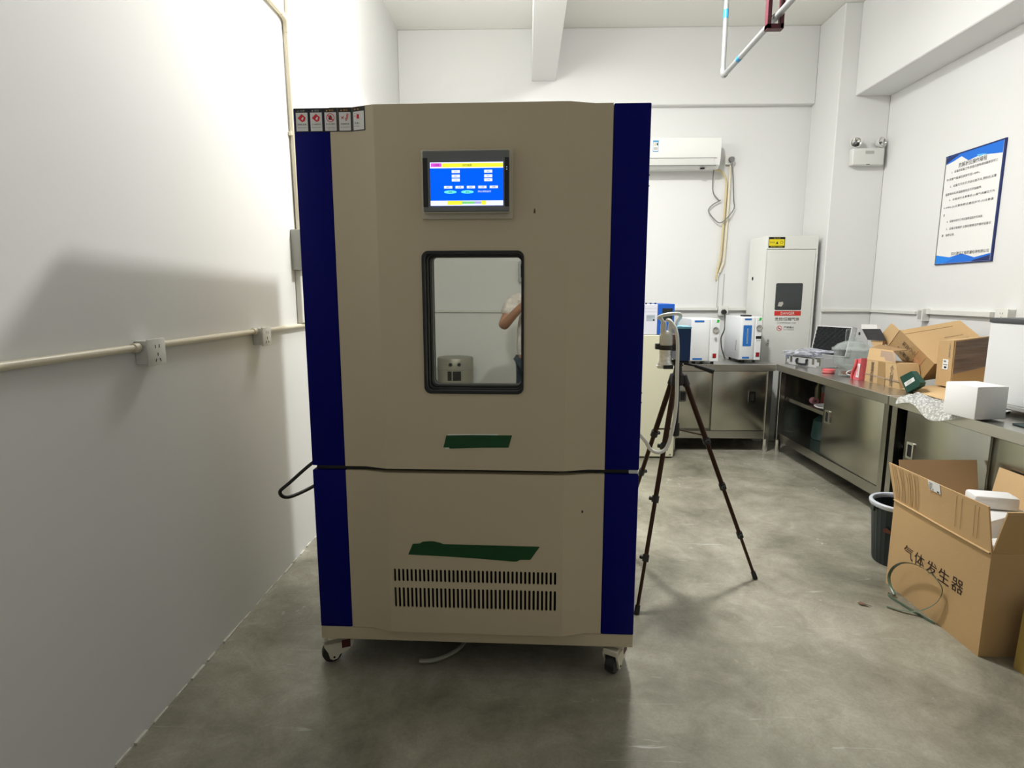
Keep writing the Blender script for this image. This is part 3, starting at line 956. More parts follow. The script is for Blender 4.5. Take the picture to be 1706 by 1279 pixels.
for body, u0, u1, v, hh in (('热解析仪操作规程', .25, .74, .107, .034), ('1、设备的准备工作,检查仪器电源线路是否可工', .13, .925, .154, .019), ('作,将载气瓶减压阀调节至0.4MPa。', .05, .655, .217, .019),
                            ('2、设备打开方式,开启设备开关,预热后,设置', .126, .93, .283, .019), ('温度和时间,待温度稳定后可开始操作。', .055, .715, .352, .019),
                            ('3、设备运行注意事项,(1)载气流量压力为', .14, .93, .409, .019), ('0.3MPa,(2)主要参数设置后方可,(3)注意温', .05, .93, .475, .019),
                            ('度', .06, .088, .542, .019), ('4、设备关闭方式,待设备降温后方可关闭。', .14, .79, .607, .019), ('5、设备日常维护,注意定期清洁并做好设备记', .145, .935, .675, .019),
                            ('录、保养记录。', .07, .32, .733, .019), ('四川建设工程质量检测有限公司', .30, .955, .912, .024)):
    text(body, po, (-PW / 2 + (u0 + u1) / 2 * PW, -.0112, PH / 2 - v * PH), w=(u1 - u0) * PW, h=hh, res=1)

# ------------------------------------------------------------------ overhead pipe and bracket
pp = thing('overhead_pipe', 'thin galvanised pipe dropping from the ceiling and turning along the room', 'pipe', (1.309, 4.2, 2.862), 0)
MB().m(M_GALV).cyl((0, 0, .03), (0, 0, ZC - 2.862), .016, n=14).build('riser', pp)
MB().m(M_GALV).cyl((0, -.03, 0), (0, YF - 4.2, 0), .016, n=14).build('horizontal_run', pp)
MB().m(M_GALV).tube([(0, 0, .05), (0, -.004, .02), (0, -.02, .004), (0, -.05, 0)], .020, 14, 4).build('elbow', pp)
bt = mat('blue_tape', (.02, .22, .45), .5)
MB().m(bt).cyl((0, 0, .36), (0, 0, .415), .0168, n=14).cyl((0, -.29, 0), (0, -.335, 0), .0168, n=14).build('blue_tape_band', pp)
br = thing('pipe_bracket', 'dark red channel bracket hanging under the ceiling around the thin pipe', 'bracket', (1.304, 3.36, 2.805), 0)
mb = MB().m(mat('oxide_red_paint', (.085, .012, .022), .45, vary=.2, scale=20))
mb.box(-.043, -.023, -.02, .02, 0, ZC - 2.805).box(.027, .043, -.02, .02, 0, ZC - 2.805).box(-.043, .043, -.02, .02, -.002, .022)
mb.build('channel_frame', br)
MB().m(M_GALV).tube([(-.02, 0, .025), (-.018, 0, .06), (.005, 0, .078), (.026, 0, .06), (.027, 0, .025)], .0035, 6, 3).build('u_bolt', br)


# ------------------------------------------------------------------ stainless cabinet benches
def handle(parent, x, z, y=0.0, h=.1, w=.062):
    m = MB().m(M_CHROME)
    m.plate(rrect(x - w / 2, x + w / 2, z - h / 2, z + h / 2, .008), [rrect(x - w / 2 + .012, x + w / 2 - .012, z - h / 2 + .014, z + h / 2 - .014, .006)], y - .006, y)
    m.m(M_DARK).box(x - w / 2 + .011, x + w / 2 - .011, y - .001, y + .0005, z - h / 2 + .012, z + h / 2 - .012)
    m.build('recessed_handle', parent)


def bench(name, label, L, D, loc, rz, doors, shelf_gap=None, legs=(.05,), top_ov=.02):
    t = thing(name, label, 'bench', loc, rz)
    b = MB().m(M_STEELT).box(-.004, L + .004, -.004, D + .01, .778, .7995)
    b.box(-.012, L + .012, -.014, -.004, .744, .80, .0015).box(-.012, -.004, -.004, D + .01, .744, .80, .0015).box(L + .004, L + .012, -.004, D + .01, .744, .80, .0015)
    b.build('worktop', t)
    p = .048
    for x in (0, L - p):
        for y in (.004, D - p):
            m = MB().m(M_STEEL).box(x, x + p, y, y + p, .115, .765, .003)
            m.build('corner_post', t)
            g = MB().m(M_CHROME).lathe([(.02, .0), (.024, .012), (.026, .03), (.026, .12)], 16, (x + p / 2, y + p / 2, 0))
            g.build('leg', t)
    MB().m(M_STEEL).box(p, L - p, .008, .03, .122, .185, .002).box(p, L - p, .006, .010, .180, .192).build('bottom_rail', t)
    MB().m(M_STEEL).box(p, L - p, .008, .03, .735, .766, .002).build('top_rail', t)
    MB().m(M_STEEL).box(.012, L - .012, .03, D - .01, .170, .182).build('bottom_shelf', t)
    MB().m(M_STEEL).box(.012, L - .012, .08, D - .03, .480, .492).box(.03, L - .03, .075, .085, .478, .508).build('middle_shelf', t)
    MB().m(M_STEEL).box(.012, L - .012, D - .016, D - .01, .18, .766).build('back_panel', t)
    for x in (.008, L - .014):
        MB().m(M_STEEL).box(x, x + .006, p, D - p, .14, .766).build('side_panel', t)
    for x0, x1, y, hx in doors:
        m = MB().m(M_STEELD).box(x0, x1, y, y + .016, .190, .742, .003, 2)
        d = m.build('sliding_door', t)
        handle(d, hx, .506, y)
    return t


bench('steel_cabinet_bench', 'stainless steel cabinet bench under the two white generators', .885, .80, (1.313, 5.17, 0), 0, [(.05, .40, .034, .1), (.36, .84, .014, .712)])
bench('steel_cabinet_bench', 'stainless steel cabinet bench with one door slid open, holding the aluminium case', 1.60, .85, (2.25, 5.20, 0), -pi / 2, [(.80, 1.555, .014, .87), (.85, 1.545, .036, 1.49)])
bench('steel_cabinet_bench', 'stainless steel cabinet bench behind the open floor carton, holding the white instrument', 1.60, .85, (2.25, 3.565, 0), -pi / 2, [(.13, .755, .014, .19), (.74, 1.555, .030, 1.48)])

# things inside the open bench
jar = thing('storage_jar', 'dark red jar on the shelf inside the open bench', 'jar', (2.50, 4.80, .493), 0)
MB().m(mat('dark_red_liquid', (.12, .015, .012), .3)).lathe([(.0, .0), (.05, .0), (.052, .01), (.052, .12), (.0, .12)], 20).build('contents', jar)
MB().m(mat('smoked_glass', (.10, .12, .11), .1)).lathe([(.0535, .12), (.0535, .16), (.035, .185), (.035, .20), (.0, .20)], 20).build('jar_neck', jar)
dsh = MB().m(M_WHITE).lathe([(.0, .008), (.06, .008), (.115, .034), (.12, .036), (.12, .031), (.065, 0), (.0, 0)], 28)
tag(dsh.build('shallow_dish', None, (2.44, 4.63, .494)), 'white shallow dish on the shelf inside the open bench', 'dish')
tag(MB().m(mat('dusty_pink', (.45, .2, .22), .6)).lathe([(.012, -.025), (.03, -.025), (.03, .025), (.012, .025), (.012, -.025)], 20, (0, 0, 0), 'y', cap=False).build('tape_roll', None, (2.44, 4.90, .523)), 'dusty pink tape roll on the shelf inside the open bench', 'tape')
tag(MB().m(mat('olive_glass', (.12, .11, .05), .2)).lathe([(0, 0), (.028, 0), (.03, .12), (.012, .16), (.012, .20), (0, .20)], 16).build('bottle', None, (2.52, 5.0, .493)), 'slim olive bottle on the shelf inside the open bench', 'bottle')
gb = MB().m(mat('dark_teal_plastic', (.01, .05, .045), .4))
gb.lathe([(0, 0), (.09, 0), (.10, .02), (.09, .16), (.05, .2), (.02, .21), (0, .21)], 20).tube([(.0, 0, .2), (.05, 0, .25), (.12, 0, .22), (.13, 0, .1)], .012, 8, 4)
tag(gb.build('water_jug', None, (2.56, 4.93, .184)), 'dark teal jug on the bottom shelf of the open bench', 'jug')

# ------------------------------------------------------------------ gas cylinder cabinet
gc = thing('gas_cylinder_cabinet', 'tall white gas cylinder cabinet with a dark window and red danger band', 'cabinet', (2.384 * 1.0278, 5.55, -.0395), 0)
gc.scale = (1.0278,) * 3
gm = mat('cabinet_white', (.79, .80, .76), .4)
MB().m(gm).box(-.231, .231, .018, .395, .042, 1.935, .003).box(-.231, .231, 0, .02, 1.818, 1.935, .003).box(-.231, -.222, 0, .02, .09, 1.82).box(.214, .231, 0, .02, .09, 1.82).box(-.231, .231, 0, .02, .09, .145, .002).box(-.225, .225, .012, .02, .042, .09).build('cabinet_body', gc)
gd = MB().m(gm).plate(rect(-.219, .211, .150, 1.813), [rrect(-.118, .118, 1.276, 1.515, .012)], .001, .016).build('door', gc)
MB().m(mat('dark_window', (.035, .042, .046), .12)).plate(rrect(-.12, .12, 1.274, 1.517, .013), [], -.001, .008).build('window', gc)
MB().m(mat('pale_reflection', (.5, .48, .44), .8)).slab([(-.095, -.0016, 1.31), (-.06, -.0016, 1.305), (-.045, -.0016, 1.33), (-.05, -.0016, 1.35), (-.085, -.0016, 1.345)], .0005).build('painted_reflection', gc)  # pale patch painted on the dark window as a reflection
dg = MB().m(mat('danger_red', (.62, .03, .02), .5)).box(-.119, .119, -.0012, .0005, 1.224, 1.266).build('danger_band', gc)
text('DANGER', gc, (0, -.0022, 1.245), w=.125, h=.024, material=M_PAPER)
text('危险!压缩气体', gc, (0, -.0006, 1.192), w=.218, h=.032)
text('COMPRESSED GAS', gc, (-.003, -.0006, 1.158), w=.17, h=.014, material=M_GREYP)
text('严禁烟火', gc, (.022, -.0006, 1.117), w=.095, h=.020)
text('NO SMOKING', gc, (.022, -.0006, 1.095), w=.095, h=.009, material=M_GREYP)
n = 24
ns = MB().m(M_RED)
for r0, r1 in ((.019, .0235),):
    ns.add([(-.065 + r * cos(2 * pi * k / n), -.0008, 1.108 + r * sin(2 * pi * k / n)) for r in (r0, r1) for k in range(n)], [(k, (k + 1) % n, n + (k + 1) % n, n + k) for k in range(n)])
ns.add([(-.082, -.0008, 1.122), (-.079, -.0008, 1.125), (-.048, -.0008, 1.094), (-.051, -.0008, 1.091)], [(0, 3, 2, 1)])
ns.m(M_INK).box(-.075, -.055, -.0009, -.0004, 1.103, 1.109)
ns.build('no_smoking_sign', gc, smooth=False)
wl = MB().m(M_INK).box(-.213, -.068, -.0012, .001, 1.830, 1.925)
wl.m(mat('label_yellow', (.80, .66, .01), .5)).box(-.208, -.073, -.0016, -.001, 1.848, 1.905)
wl.m(M_INK)
n = 3
wl.add([(-.15, -.002, 1.863), (-.126, -.002, 1.863), (-.138, -.002, 1.888)], [(0, 1, 2)])
wlo = wl.build('hazard_label', gc, smooth=False)
text('危险品', wlo, (-.181, -.002, 1.878), w=.042, h=.016)
text('当心火灾', wlo, (-.14, -.002, 1.915), w=.06, h=.009, material=mat('label_yellow', 0))
text('请勿靠近 注意安全', wlo, (-.14, -.002, 1.839), w=.11, h=.008, material=mat('label_yellow', 0))
n = 20
MB().m(M_INK).add([(-.098 + r * cos(2 * pi * k / n), -.002, 1.877 + r * sin(2 * pi * k / n)) for r in (.010, .013) for k in range(n)], [(k, (k + 1) % n, n + (k + 1) % n, n + k) for k in range(n)]).build('warning_symbol', wlo, smooth=False)
MB().m(M_GREYL).plate(rrect(-.172, -.150, .95, 1.01, .010), [], -.004, .002).m(M_DARK).box(-.164, -.158, -.005, -.003, .985, .998).box(-.164, -.158, -.005, -.003, .962, .974).build('door_lock', gc)
MB().m(M_DARK).lathe([(.0, -.002), (.018, -.002), (.018, .004)], 16, (-.2305, .275, 1.564), 'x').build('side_hole', gc)

# ------------------------------------------------------------------ tall instrument left of the benches
fc = thing('floor_cabinet', 'beige steel instrument cabinet standing between the chamber and the rear bench', 'cabinet', (.95, 4.945, 0), 0)
fm = mat('pale_beige_enamel', (.66, .65, .50), .45)
MB().m(fm).box(-.34, .332, 0, .62, .012, 1.075, .004).m(M_DARK).box(-.33, .32, .01, .6, 0, .014).build('cabinet_body', fc)
MB().m(M_DARK).lathe([(0, -.001), (.006, -.001), (.006, .001)], 10, (.305, 0, .03), 'y').build('screw', fc)
an = thing('gas_analyser', 'lilac white analyser with a blue display panel on the beige cabinet', 'instrument', (.95, 4.955, 1.075), 0)
MB().m(mat('lilac_white', (.70, .71, .80), .4)).box(-.33, .155, 0, .5, .002, .258, .004).m(mat('lilac_grey', (.52, .53, .62), .5)).box(-.33, .155, -.001, .002, .222, .225).box(-.33, .155, -.001, .002, .196, .199).build('casing', an)
MB().m(mat('display_blue', (.01, .10, .50), .4)).box(.157, .293, -.008, .5, .002, .262, .003).build('display_panel', an)
MB().m(mat('display_black', (.02, .024, .022), .25)).box(.19, .277, -.0095, -.007, .125, .225).build('display', an)
MB().m(mat('lilac_label', (.40, .46, .52), .5)).box(.06, .133, -.0012, .0005, .118, .170).m(M_INK).box(.115, .129, -.0016, -.001, .121, .133).m(M_GREYP).box(.065, .125, -.0016, -.001, .155, .158).box(.065, .105, -.0016, -.001, .145, .147).build('rating_label', an)
for x in (.06, .098, .138):
    MB().m(M_BLACK).lathe([(.007, 0), (.008, .012), (0, .014)], 10, (x, .03, .258)).build('knob', an)


# ------------------------------------------------------------------ gas generators on the rear bench
def generator(label, loc, w, h, d, kind):
    t = thing('gas_generator', label, 'instrument', loc, 0)
    m = MB().m(mat('generator_white', (.82, .84, .86), .35)).box(0, w, .012, d, .022, h, .006, 2)
    sp = w * .66
    m.box(.001, sp, 0, .016, .024, h - .002, .008, 3)
    m.box(sp + .012, w - .001, .0, .016, .024, h - .002, .003)
    m.build('casing', t)
    for x in (.05, w - .04):
        for y in (.05, d - .05):
            MB().m(M_BLACK).cyl((x, y, 0), (x, y, .024), .014, n=12).build('rubber_foot', t)
    MB().m(M_SKYB).box(.03, .03 + sp * .5, -.0012, .001, h - .030, h - .013).box(.025, .025 + sp * .5, -.0012, .001, .037, .054).build('blue_label', t)
    gx, gz = (sp + .012 + w) / 2, h - .098
    g = MB().m(M_CHROME).lathe([(.026, .0), (.028, -.010), (.024, -.012), (.024, -.006)], 22, (gx, 0, gz), 'y', cap=False).m(M_GREYL).lathe([(.0, -.0085), (.024, -.0085)], 22, (gx, 0, gz), 'y')
    g.m(M_INK).tube([(gx, -.010, gz), (gx + .012, -.010, gz + .010)], .0014, 5, 1).tube([(gx - .016, -.0095, gz - .002), (gx - .008, -.0095, gz + .014), (gx + .010, -.0095, gz + .014)], .001, 5, 2)
    g.build('pressure_gauge', t)
    MB().m(mat('leaf_green', (.02, .50, .05), .5)).slab([(w - .038, -.0008, h - .034), (w - .012, -.0008, h - .032), (w - .006, -.0008, h - .012), (w - .020, -.0008, h - .004), (w - .030, -.0008, h - .010), (w - .026, -.0008, h - .02)], .0005).build('green_sticker', t)
    MB().m(mat('switch_red', (.35, .006, .01), .35)).box(gx - .013, gx + .013, -.006, .002, .058, .092, .002).m(M_BLACK).box(gx - .0155, gx + .0155, -.002, .002, .0555, .0945).build('power_switch', t)
    if kind == 0:
        MB().m(M_CHROME).lathe([(.009, 0), (.010, -.012), (.006, -.02), (0, -.02)], 12, (gx, 0, h - .170), 'y').build('needle_valve', t)
        MB().m(M_GREYL).box(-.0012, .001, .2, .204, h - .14, h - .08).box(-.0012, .001, .225, .229, h - .14, h - .08).build('side_slot', t)
    else:
        MB().m(M_SKYB).plate(rrect(.022, .098, h - .265, h - .075, .004), [], -.0012, .001).m(M_PAPER).plate(rrect(.058, .066, h - .240, h - .105, .0035), [], -.0020, -.001).m(M_INK).plate(rrect(.060, .064, h - .235, h - .11, .0018), [], -.0026, -.002).build('level_window', t)
        MB().m(M_BLACK).box(gx - .024, gx + .024, -.0015, .001, h - .198, h - .172).m(M_GREYL).box(gx - .018, gx + .018, -.0015, .001, h - .216, h - .210).build('display', t)
        MB().m(M_BLACK).box(.05, .13, .10, .18, h, h + .014, .004).build('filler_cap', t)
        MB().m(M_GREYP).box(-.0012, .001, .10, .108, .10, .20).build('side_slot', t)
    return t


generator('white gas generator with a round gauge, beside the blue sampler on the rear bench', (1.455, 5.19, .80), .255, .402, .42, 0)
generator('white gas generator with a blue level window, near the gas cabinet', (1.938, 5.31, .80), .188, .415, .43, 1)

# ------------------------------------------------------------------ tripod with sampler
APX = Vector((.728, 2.787, 1.03))
tp = thing('tripod', 'bronze and black photo tripod standing on the floor beside the chamber', 'tripod', (APX.x, APX.y, 0), 0)
FEET = [Vector((1.153, 2.767, 0)), Vector((.499, 2.428, 0)), Vector((.532, 3.166, 0))]
hd = MB().m(M_BLACK)
hd.lathe([(.026, .985), (.032, 1.0), (.032, 1.035), (.022, 1.045), (.018, 1.075), (.026, 1.085), (.026, 1.095)], 18)
hd.box(-.045, .045, -.03, .03, 1.094, 1.106, .004)
hd.build('head', tp)
MB().m(M_BLACK).cyl((0, 0, .735), (0, 0, 1.0), .013, n=14).lathe([(.02, .735), (.022, .76), (.018, .80)], 14).build('centre_column', tp)
MB().m(M_BLACK).cyl((.02, -.01, 1.092), (.075, -.03, 1.083), .006).cyl((.072, -.029, 1.0835), (.155, -.055, 1.058), .009, .0135, 12).m(M_CHROME).cyl((.012, -.008, 1.093), (.024, -.012, 1.091), .011).build('pan_handle', tp)
for F in FEET:
    d = Vector((F.x - APX.x, F.y - APX.y, 0)).normalized()
    top = d * .034 + Vector((0, 0, 1.012))
    bot = Vector((F.x - APX.x, F.y - APX.y, .012))
    ax = (bot - top)
    lg = MB().m(M_LEG)
    lg.cyl(top, top + ax * .30, .0135, n=12).cyl(top + ax * .29, top + ax * .53, .0115, n=12).cyl(top + ax * .52, top + ax * .78, .0098, n=12).cyl(top + ax * .77, bot, .0078, n=12)
    lo = lg.build('leg', tp)
    lk = MB().m(M_BLACK)
    side = ax.cross(Vector((0, 0, 1))).normalized()
    for q, r in ((.30, .0185), (.53, .0165), (.78, .0148)):
        p = top + ax * q
        u = ax.normalized()
        lk.cyl(p - u * .016, p + u * .016, r, n=12)
        lk.cyl(p + side * r * .3, p + side * (r + .012), .010, n=8)
    lk.cyl(top - ax.normalized() * .02, top + ax.normalized() * .03, .018, n=12)
    lk.build('leg_lock', lo)
    MB().m(M_BLACK).cyl(bot - ax.normalized() * .028, bot + ax.normalized() * .010, .0115, .0125, 12).build('rubber_foot', lo)
    c0 = Vector((0, 0, .765)) + d * .015
    MB().m(mat('brace_metal', (.10, .07, .05), .35, .8)).cyl(c0, top + ax * .275, .0045, n=8).build('brace', tp)
sm = thing('air_sampler', 'navy blue boxed air sampler mounted on the tripod head', 'instrument', (.742, 2.787, 1.107), 0)
MB().m(mat('sampler_blue', (.004, .04, .17), .4)).box(-.035, .031, -.04, .07, .0, .150, .003).build('casing', sm)
MB().m(mat('sampler_lid', (.22, .55, .75), .4)).box(-.036, .032, -.041, .071, .150, .162, .002).build('lid', sm)
MB().m(mat('rose_metal', (.33, .20, .18), .35, .5)).box(-.056, -.034, -.02, .04, .045, .125, .003).build('bottle_holder', sm)
ib = thing('impinger_bottle', 'foil wrapped glass impinger bottle hung on the blue sampler', 'bottle', (.660, 2.765, 1.070), 0)
pf = [(.0, .012), (.034, .012), (.036, .02), (.032, .045), (.033, .085), (.036, .095), (.034, .12), (.033, .15), (.026, .165), (.0, .165)]
MB().m(M_FOIL).lathe([(0, .0), (.036, .0), (.0385, .012), (.036, .024), (.030, .034), (.029, .08), (.031, .09)], 20).box(-.042, .02, -.034, .01, .004, .016, .004).build('foil_wrap', ib, angle=60)
MB().m(M_BLACK).box(-.016, .030, -.042, -.02, .0, .018, .002).build('base_clip', ib)
MB().m(mat('dark_clamp', (.05, .05, .045), .35, .5)).lathe([(.033, .088), (.038, .09), (.038, .108), (.033, .11), (.033, .088)], 20, cap=False).box(-.05, -.03, -.012, .012, .09, .118, .003).box(.03, .07, -.012, .012, .092, .114, .003).build('clamp_ring', ib)
MB().m(mat('frosted_glass', (.86, .87, .83), .3, trans=.12, ior=1.3)).lathe([(.031, .108), (.031, .15), (.029, .165), (.022, .176), (.0, .178)], 20).lathe([(.0145, .165), (.0145, .205), (.010, .225), (0, .225)], 12, (-.014, 0, 0)).lathe([(.012, .165), (.012, .195), (.009, .215), (0, .215)], 12, (.018, .0, 0)).build('bottle_glass', ib)
tag(MB().m(M_TUBE).tube([(.645, 2.762, 1.283), (.630, 2.755, 1.305), (.618, 2.75, 1.312), (.64, 2.74, 1.322), (.675, 2.735, 1.328), (.71, 2.74, 1.327), (.722, 2.76, 1.315), (.718, 2.79, 1.295), (.712, 2.80, 1.272)], .0085, 10, 5).build('silicone_tube'), 'short milky tube arching over the impinger bottle to the sampler', 'tube')
tag(MB().m(M_TUBE).tube([(.678, 2.762, 1.272), (.672, 2.745, 1.295), (.655, 2.73, 1.300), (.668, 2.715, 1.292), (.688, 2.70, 1.255), (.694, 2.68, 1.19), (.692, 2.66, 1.05), (.692, 2.65, .93), (.680, 2.64, .82), (.652, 2.62, .725), (.610, 2.60, .70), (.57, 2.60, .715), (.535, 2.56, .765), (.46, 2.48, .85), (.425, 2.46, .895)], .0085, 10, 6).build('silicone_tube'), 'long milky tube hanging down the tripod and up to the chamber', 'tube')

# ------------------------------------------------------------------ things on the long bench
cs_d = Vector((.139, -.334, 0)).normalized()
cs = thing('aluminium_case', 'open aluminium tool case with black egg-crate foam in the lid', 'case', (2.312, 5.20, .80), atan2(cs_d.y, cs_d.x))
am2 = mat('case_aluminium', (.74, .75, .76), .3, .35)
cb = MB().m(am2)
cb.box(0, .36, 0, .010, 0, .082).box(0, .36, .27, .28, 0, .082).box(0, .01, 0, .28, 0, .082).box(.35, .36, 0, .28, 0, .082).box(0, .36, 0, .28, 0, .008)
cbo = cb.build('case_base', cs)
ed = MB().m(M_CHROME)
for x in (0, .352):
    ed.box(x - .002, x + .010, -.002, .010, 0, .084)
ed.box(0, .36, -.003, .004, .078, .085).box(0, .36, -.003, .004, 0, .006)
for x in (0, .33):
    ed.box(x - .003, x + .033, -.004, .006, .055, .087).box(x - .003, x + .033, -.004, .006, -.0, .022)
ed.build('metal_edging', cbo)
MB().m(M_BLACK).box(.01, .35, .01, .27, .008, .055).build('base_foam', cs)
MB().m(M_BLACK).tube([(.13, -.004, .062), (.13, -.016, .060), (.135, -.016, .025), (.225, -.016, .025), (.23, -.016, .060), (.23, -.004, .062)], .009, 8, 2).build('handle', cs)
for x in (.06, .29):
    MB().m(M_CHROME).box(x - .012, x + .012, -.006, .002, .030, .085, .002).build('latch', cs)
ld_ = MB().m(am2)
ld_.T = Matrix.Translation((0, .28, .084)) @ Matrix.Rotation(radians(100), 4, 'X')
# lid lies in local x-y, opened past upright
T_l = Matrix.Translation((0, .282, .086)) @ Matrix.Rotation(radians(-12), 4, 'X')
ld_ = MB().m(am2)
ld_.T = T_l
ld_.box(0, .36, .0, .055, .0, .008).box(0, .36, .0, .055, .252, .262).box(0, .01, 0, .055, 0, .262).box(.35, .36, 0, .055, 0, .262).box(0, .36, .047, .055, 0, .262)
ldo = ld_.build('case_lid', cs)
fo = MB().m(mat('black_foam', (.010, .012, .014), .8))
fo.T = T_l
nx, nz = 34, 26
vs = []
for j in range(nz + 1):
    for i in range(nx + 1):
        x, z = .010 + .34 * i / nx, .008 + .244 * j / nz
        vs.append((x, .006 + .007 * sin((x + z * .8) * 2 * pi / .026) + .003 * sin((x - z) * 2 * pi / .05), z))
fo.add(vs, [(j * (nx + 1) + i, j * (nx + 1) + i + 1, (j + 1) * (nx + 1) + i + 1, (j + 1) * (nx + 1) + i) for j in range(nz) for i in range(nx)])
fo.build('egg_crate_foam', cs)


def crumple(mb, c, r, seed, amp=.3, n=3):
    bm = bmesh.new()
    bmesh.ops.create_icosphere(bm, subdivisions=n, radius=1)
    rnd = random.Random(seed)
    dirs = [(Vector((rnd.gauss(0, 1), rnd.gauss(0, 1), rnd.gauss(0, 1))).normalized(), rnd.uniform(2, 6), rnd.uniform(0, 6)) for _ in range(7)]
    vs = []
    for p in bm.verts:
        k = 1 + sum(amp / 4 * sin(d.dot(p.co) * f * 2 + ph) for d, f, ph in dirs)
        q = p.co * k
        vs.append((c[0] + q.x * r[0], c[1] + q.y * r[1], max(c[2] + q.z * r[2], c[2] - r[2])))
    bm.verts.index_update()
    fs = [tuple(p.index for p in f.verts) for f in bm.faces]
    bm.free()
    mb.add(vs, fs)


pb = MB().m(M_PBAG)
crumple(pb, (2.455, 5.07, .915), (.10, .085, .035), 3, .45)
crumple(pb, (2.55, 5.00, .93), (.07, .05, .012), 5, .4)
tag(pb.build('plastic_bag', angle=20), 'crumpled clear plastic bag lying on the open aluminium case', 'bag')
pb = MB().m(M_PBAG)
crumple(pb, (2.37, 5.235, .905), (.075, .05, .02), 9, .4)
tag(pb.build('plastic_bag', angle=20), 'thin clear plastic film at the far edge of the open aluminium case', 'bag')
tag(MB().m(M_PINK).lathe([(0, .0), (.043, 0), (.046, .004), (.046, .028), (.043, .032), (0, .032)], 24).m(mat('pale_pink', (.75, .25, .24), .4)).lathe([(.0465, .010), (.047, .012), (.047, .016), (.0465, .018)], 24, cap=False).build('tape_reel', None, (2.392, 4.615, .80)), 'pink reel lying on the bench in front of the glass jar', 'tape')
ds = thing('glass_desiccator', 'large clear glass desiccator jar with a domed lid', 'jar', (2.475, 4.46, .80), 0)
MB().m(M_GLASS).lathe([(.0, .004), (.072, .0), (.080, .004), (.080, .012), (.075, .05), (.085, .062), (.112, .085), (.120, .11), (.122, .19), (.138, .196), (.138, .205), (.112, .204), (.112, .12), (.100, .085), (.07, .062), (.0, .058)], 40).build('bowl', ds)
MB().m(M_GLASS).lathe([(.138, .206), (.138, .214), (.125, .219), (.10, .245), (.06, .262), (.028, .270), (.026, .29), (.020, .292), (.020, .268), (.055, .255), (.095, .238), (.118, .213), (.138, .206)], 40, cap=False).build('domed_lid', ds)
MB().m(M_GLASS).lathe([(.0, .265), (.017, .265), (.017, .35), (.013, .355), (.0, .355)], 18, (-.035, .01, 0)).build('stopcock_tube', ds)
MB().m(M_GLASS).lathe([(.0, .285), (.012, .287), (.014, .30), (.022, .318), (.014, .330), (0, .330)], 14, (.02, -.01, 0)).m(M_BLACK).lathe([(0, .312), (.006, .314), (.006, .334), (0, .336)], 10, (.032, -.02, 0)).build('stopper', ds)
MB().m(mat('copper_brown', (.25, .09, .05), .4)).lathe([(.0, .014), (.06, .014), (.064, .03), (0, .032)], 28).build('desiccant_tray', ds)
MB().m(M_WHITE).tube([(-.02, -.078, .05), (-.05, -.07, .045), (-.06, -.062, .025), (-.03, -.075, .012)], .005, 8, 4).build('white_ring', ds)


# cartons: general open-topped helper in world metres
def lines(mb, pts):
    return mb


# small glassware carton with tape
sc_ = thing('small_carton', 'small taped kraft carton marked fragile glassware beside the pink packet', 'carton', (2.44, 4.205, .80), -pi / 2)
k = MB().m(M_KRAFTL)
k.hexa([(0, 0, 0), (.395, .005, 0), (.39, .155, 0), (0, .155, 0), (.012, 0, .155), (.335, 0, .165), (.335, .15, .165), (.012, .15, .155)])
k.build('carton_body', sc_)
MB().m(M_KRAFTL).slab([(.012, -.002, .156), (.335, -.002, .166), (.275, .012, .245), (.008, .012, .240)], .004).build('front_flap', sc_)
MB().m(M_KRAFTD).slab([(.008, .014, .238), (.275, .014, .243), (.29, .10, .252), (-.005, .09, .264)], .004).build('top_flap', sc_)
MB().m(M_TAPE).slab([(.155, -.0015, .0), (.24, -.0015, 0), (.225, -.0015, .158), (.145, -.0015, .158)], .001).build('packing_tape', sc_)
MB().m(mat('glossy_clear_tape', (.46, .33, .24), .15)).slab([(.16, .0012, .172), (.33, -.003, .172), (.275, .008, .235), (.15, .008, .235)], .001).slab([(.0, -.0016, .048), (.395, -.0016, .048), (.39, -.0016, .058), (.0, -.0016, .058)], .001).build('clear_tape', sc_)
text('玻璃仪器', sc_, (.085, -.0025, .078), w=.036, h=.142, vertical=True)
text('小心轻放', sc_, (.305, -.0025, .080), w=.036, h=.140, vertical=True)
pk = thing('pink_packet', 'pink plastic packet squeezed beside the small glassware carton', 'packet', (2.405, 4.30, .80), -pi / 2)
MB().m(mat('pink_film', (.75, .16, .19), .3, vary=.2, scale=40)).hexa([(0, 0, 0), (.085, .0, 0), (.085, .12, 0), (.005, .12, 0), (.03, .01, .15), (.078, .01, .162), (.078, .11, .162), (.03, .11, .15)]).build('packet_body', pk)
MB().m(M_PINK).tube([(.0, -.006, .004), (.006, -.006, .05), (.03, -.004, .10), (.034, .0, .148)], .009, 8, 4).build('rolled_edge', pk)
MB().m(M_PAPER).slab([(.045, -.002, .02), (.082, -.002, .02), (.08, .004, .12), (.05, .004, .12)], .001).build('printed_strip', pk)
text('易碎品', pk, (.064, -.003, .07), w=.018, h=.07, material=M_RED, vertical=True)

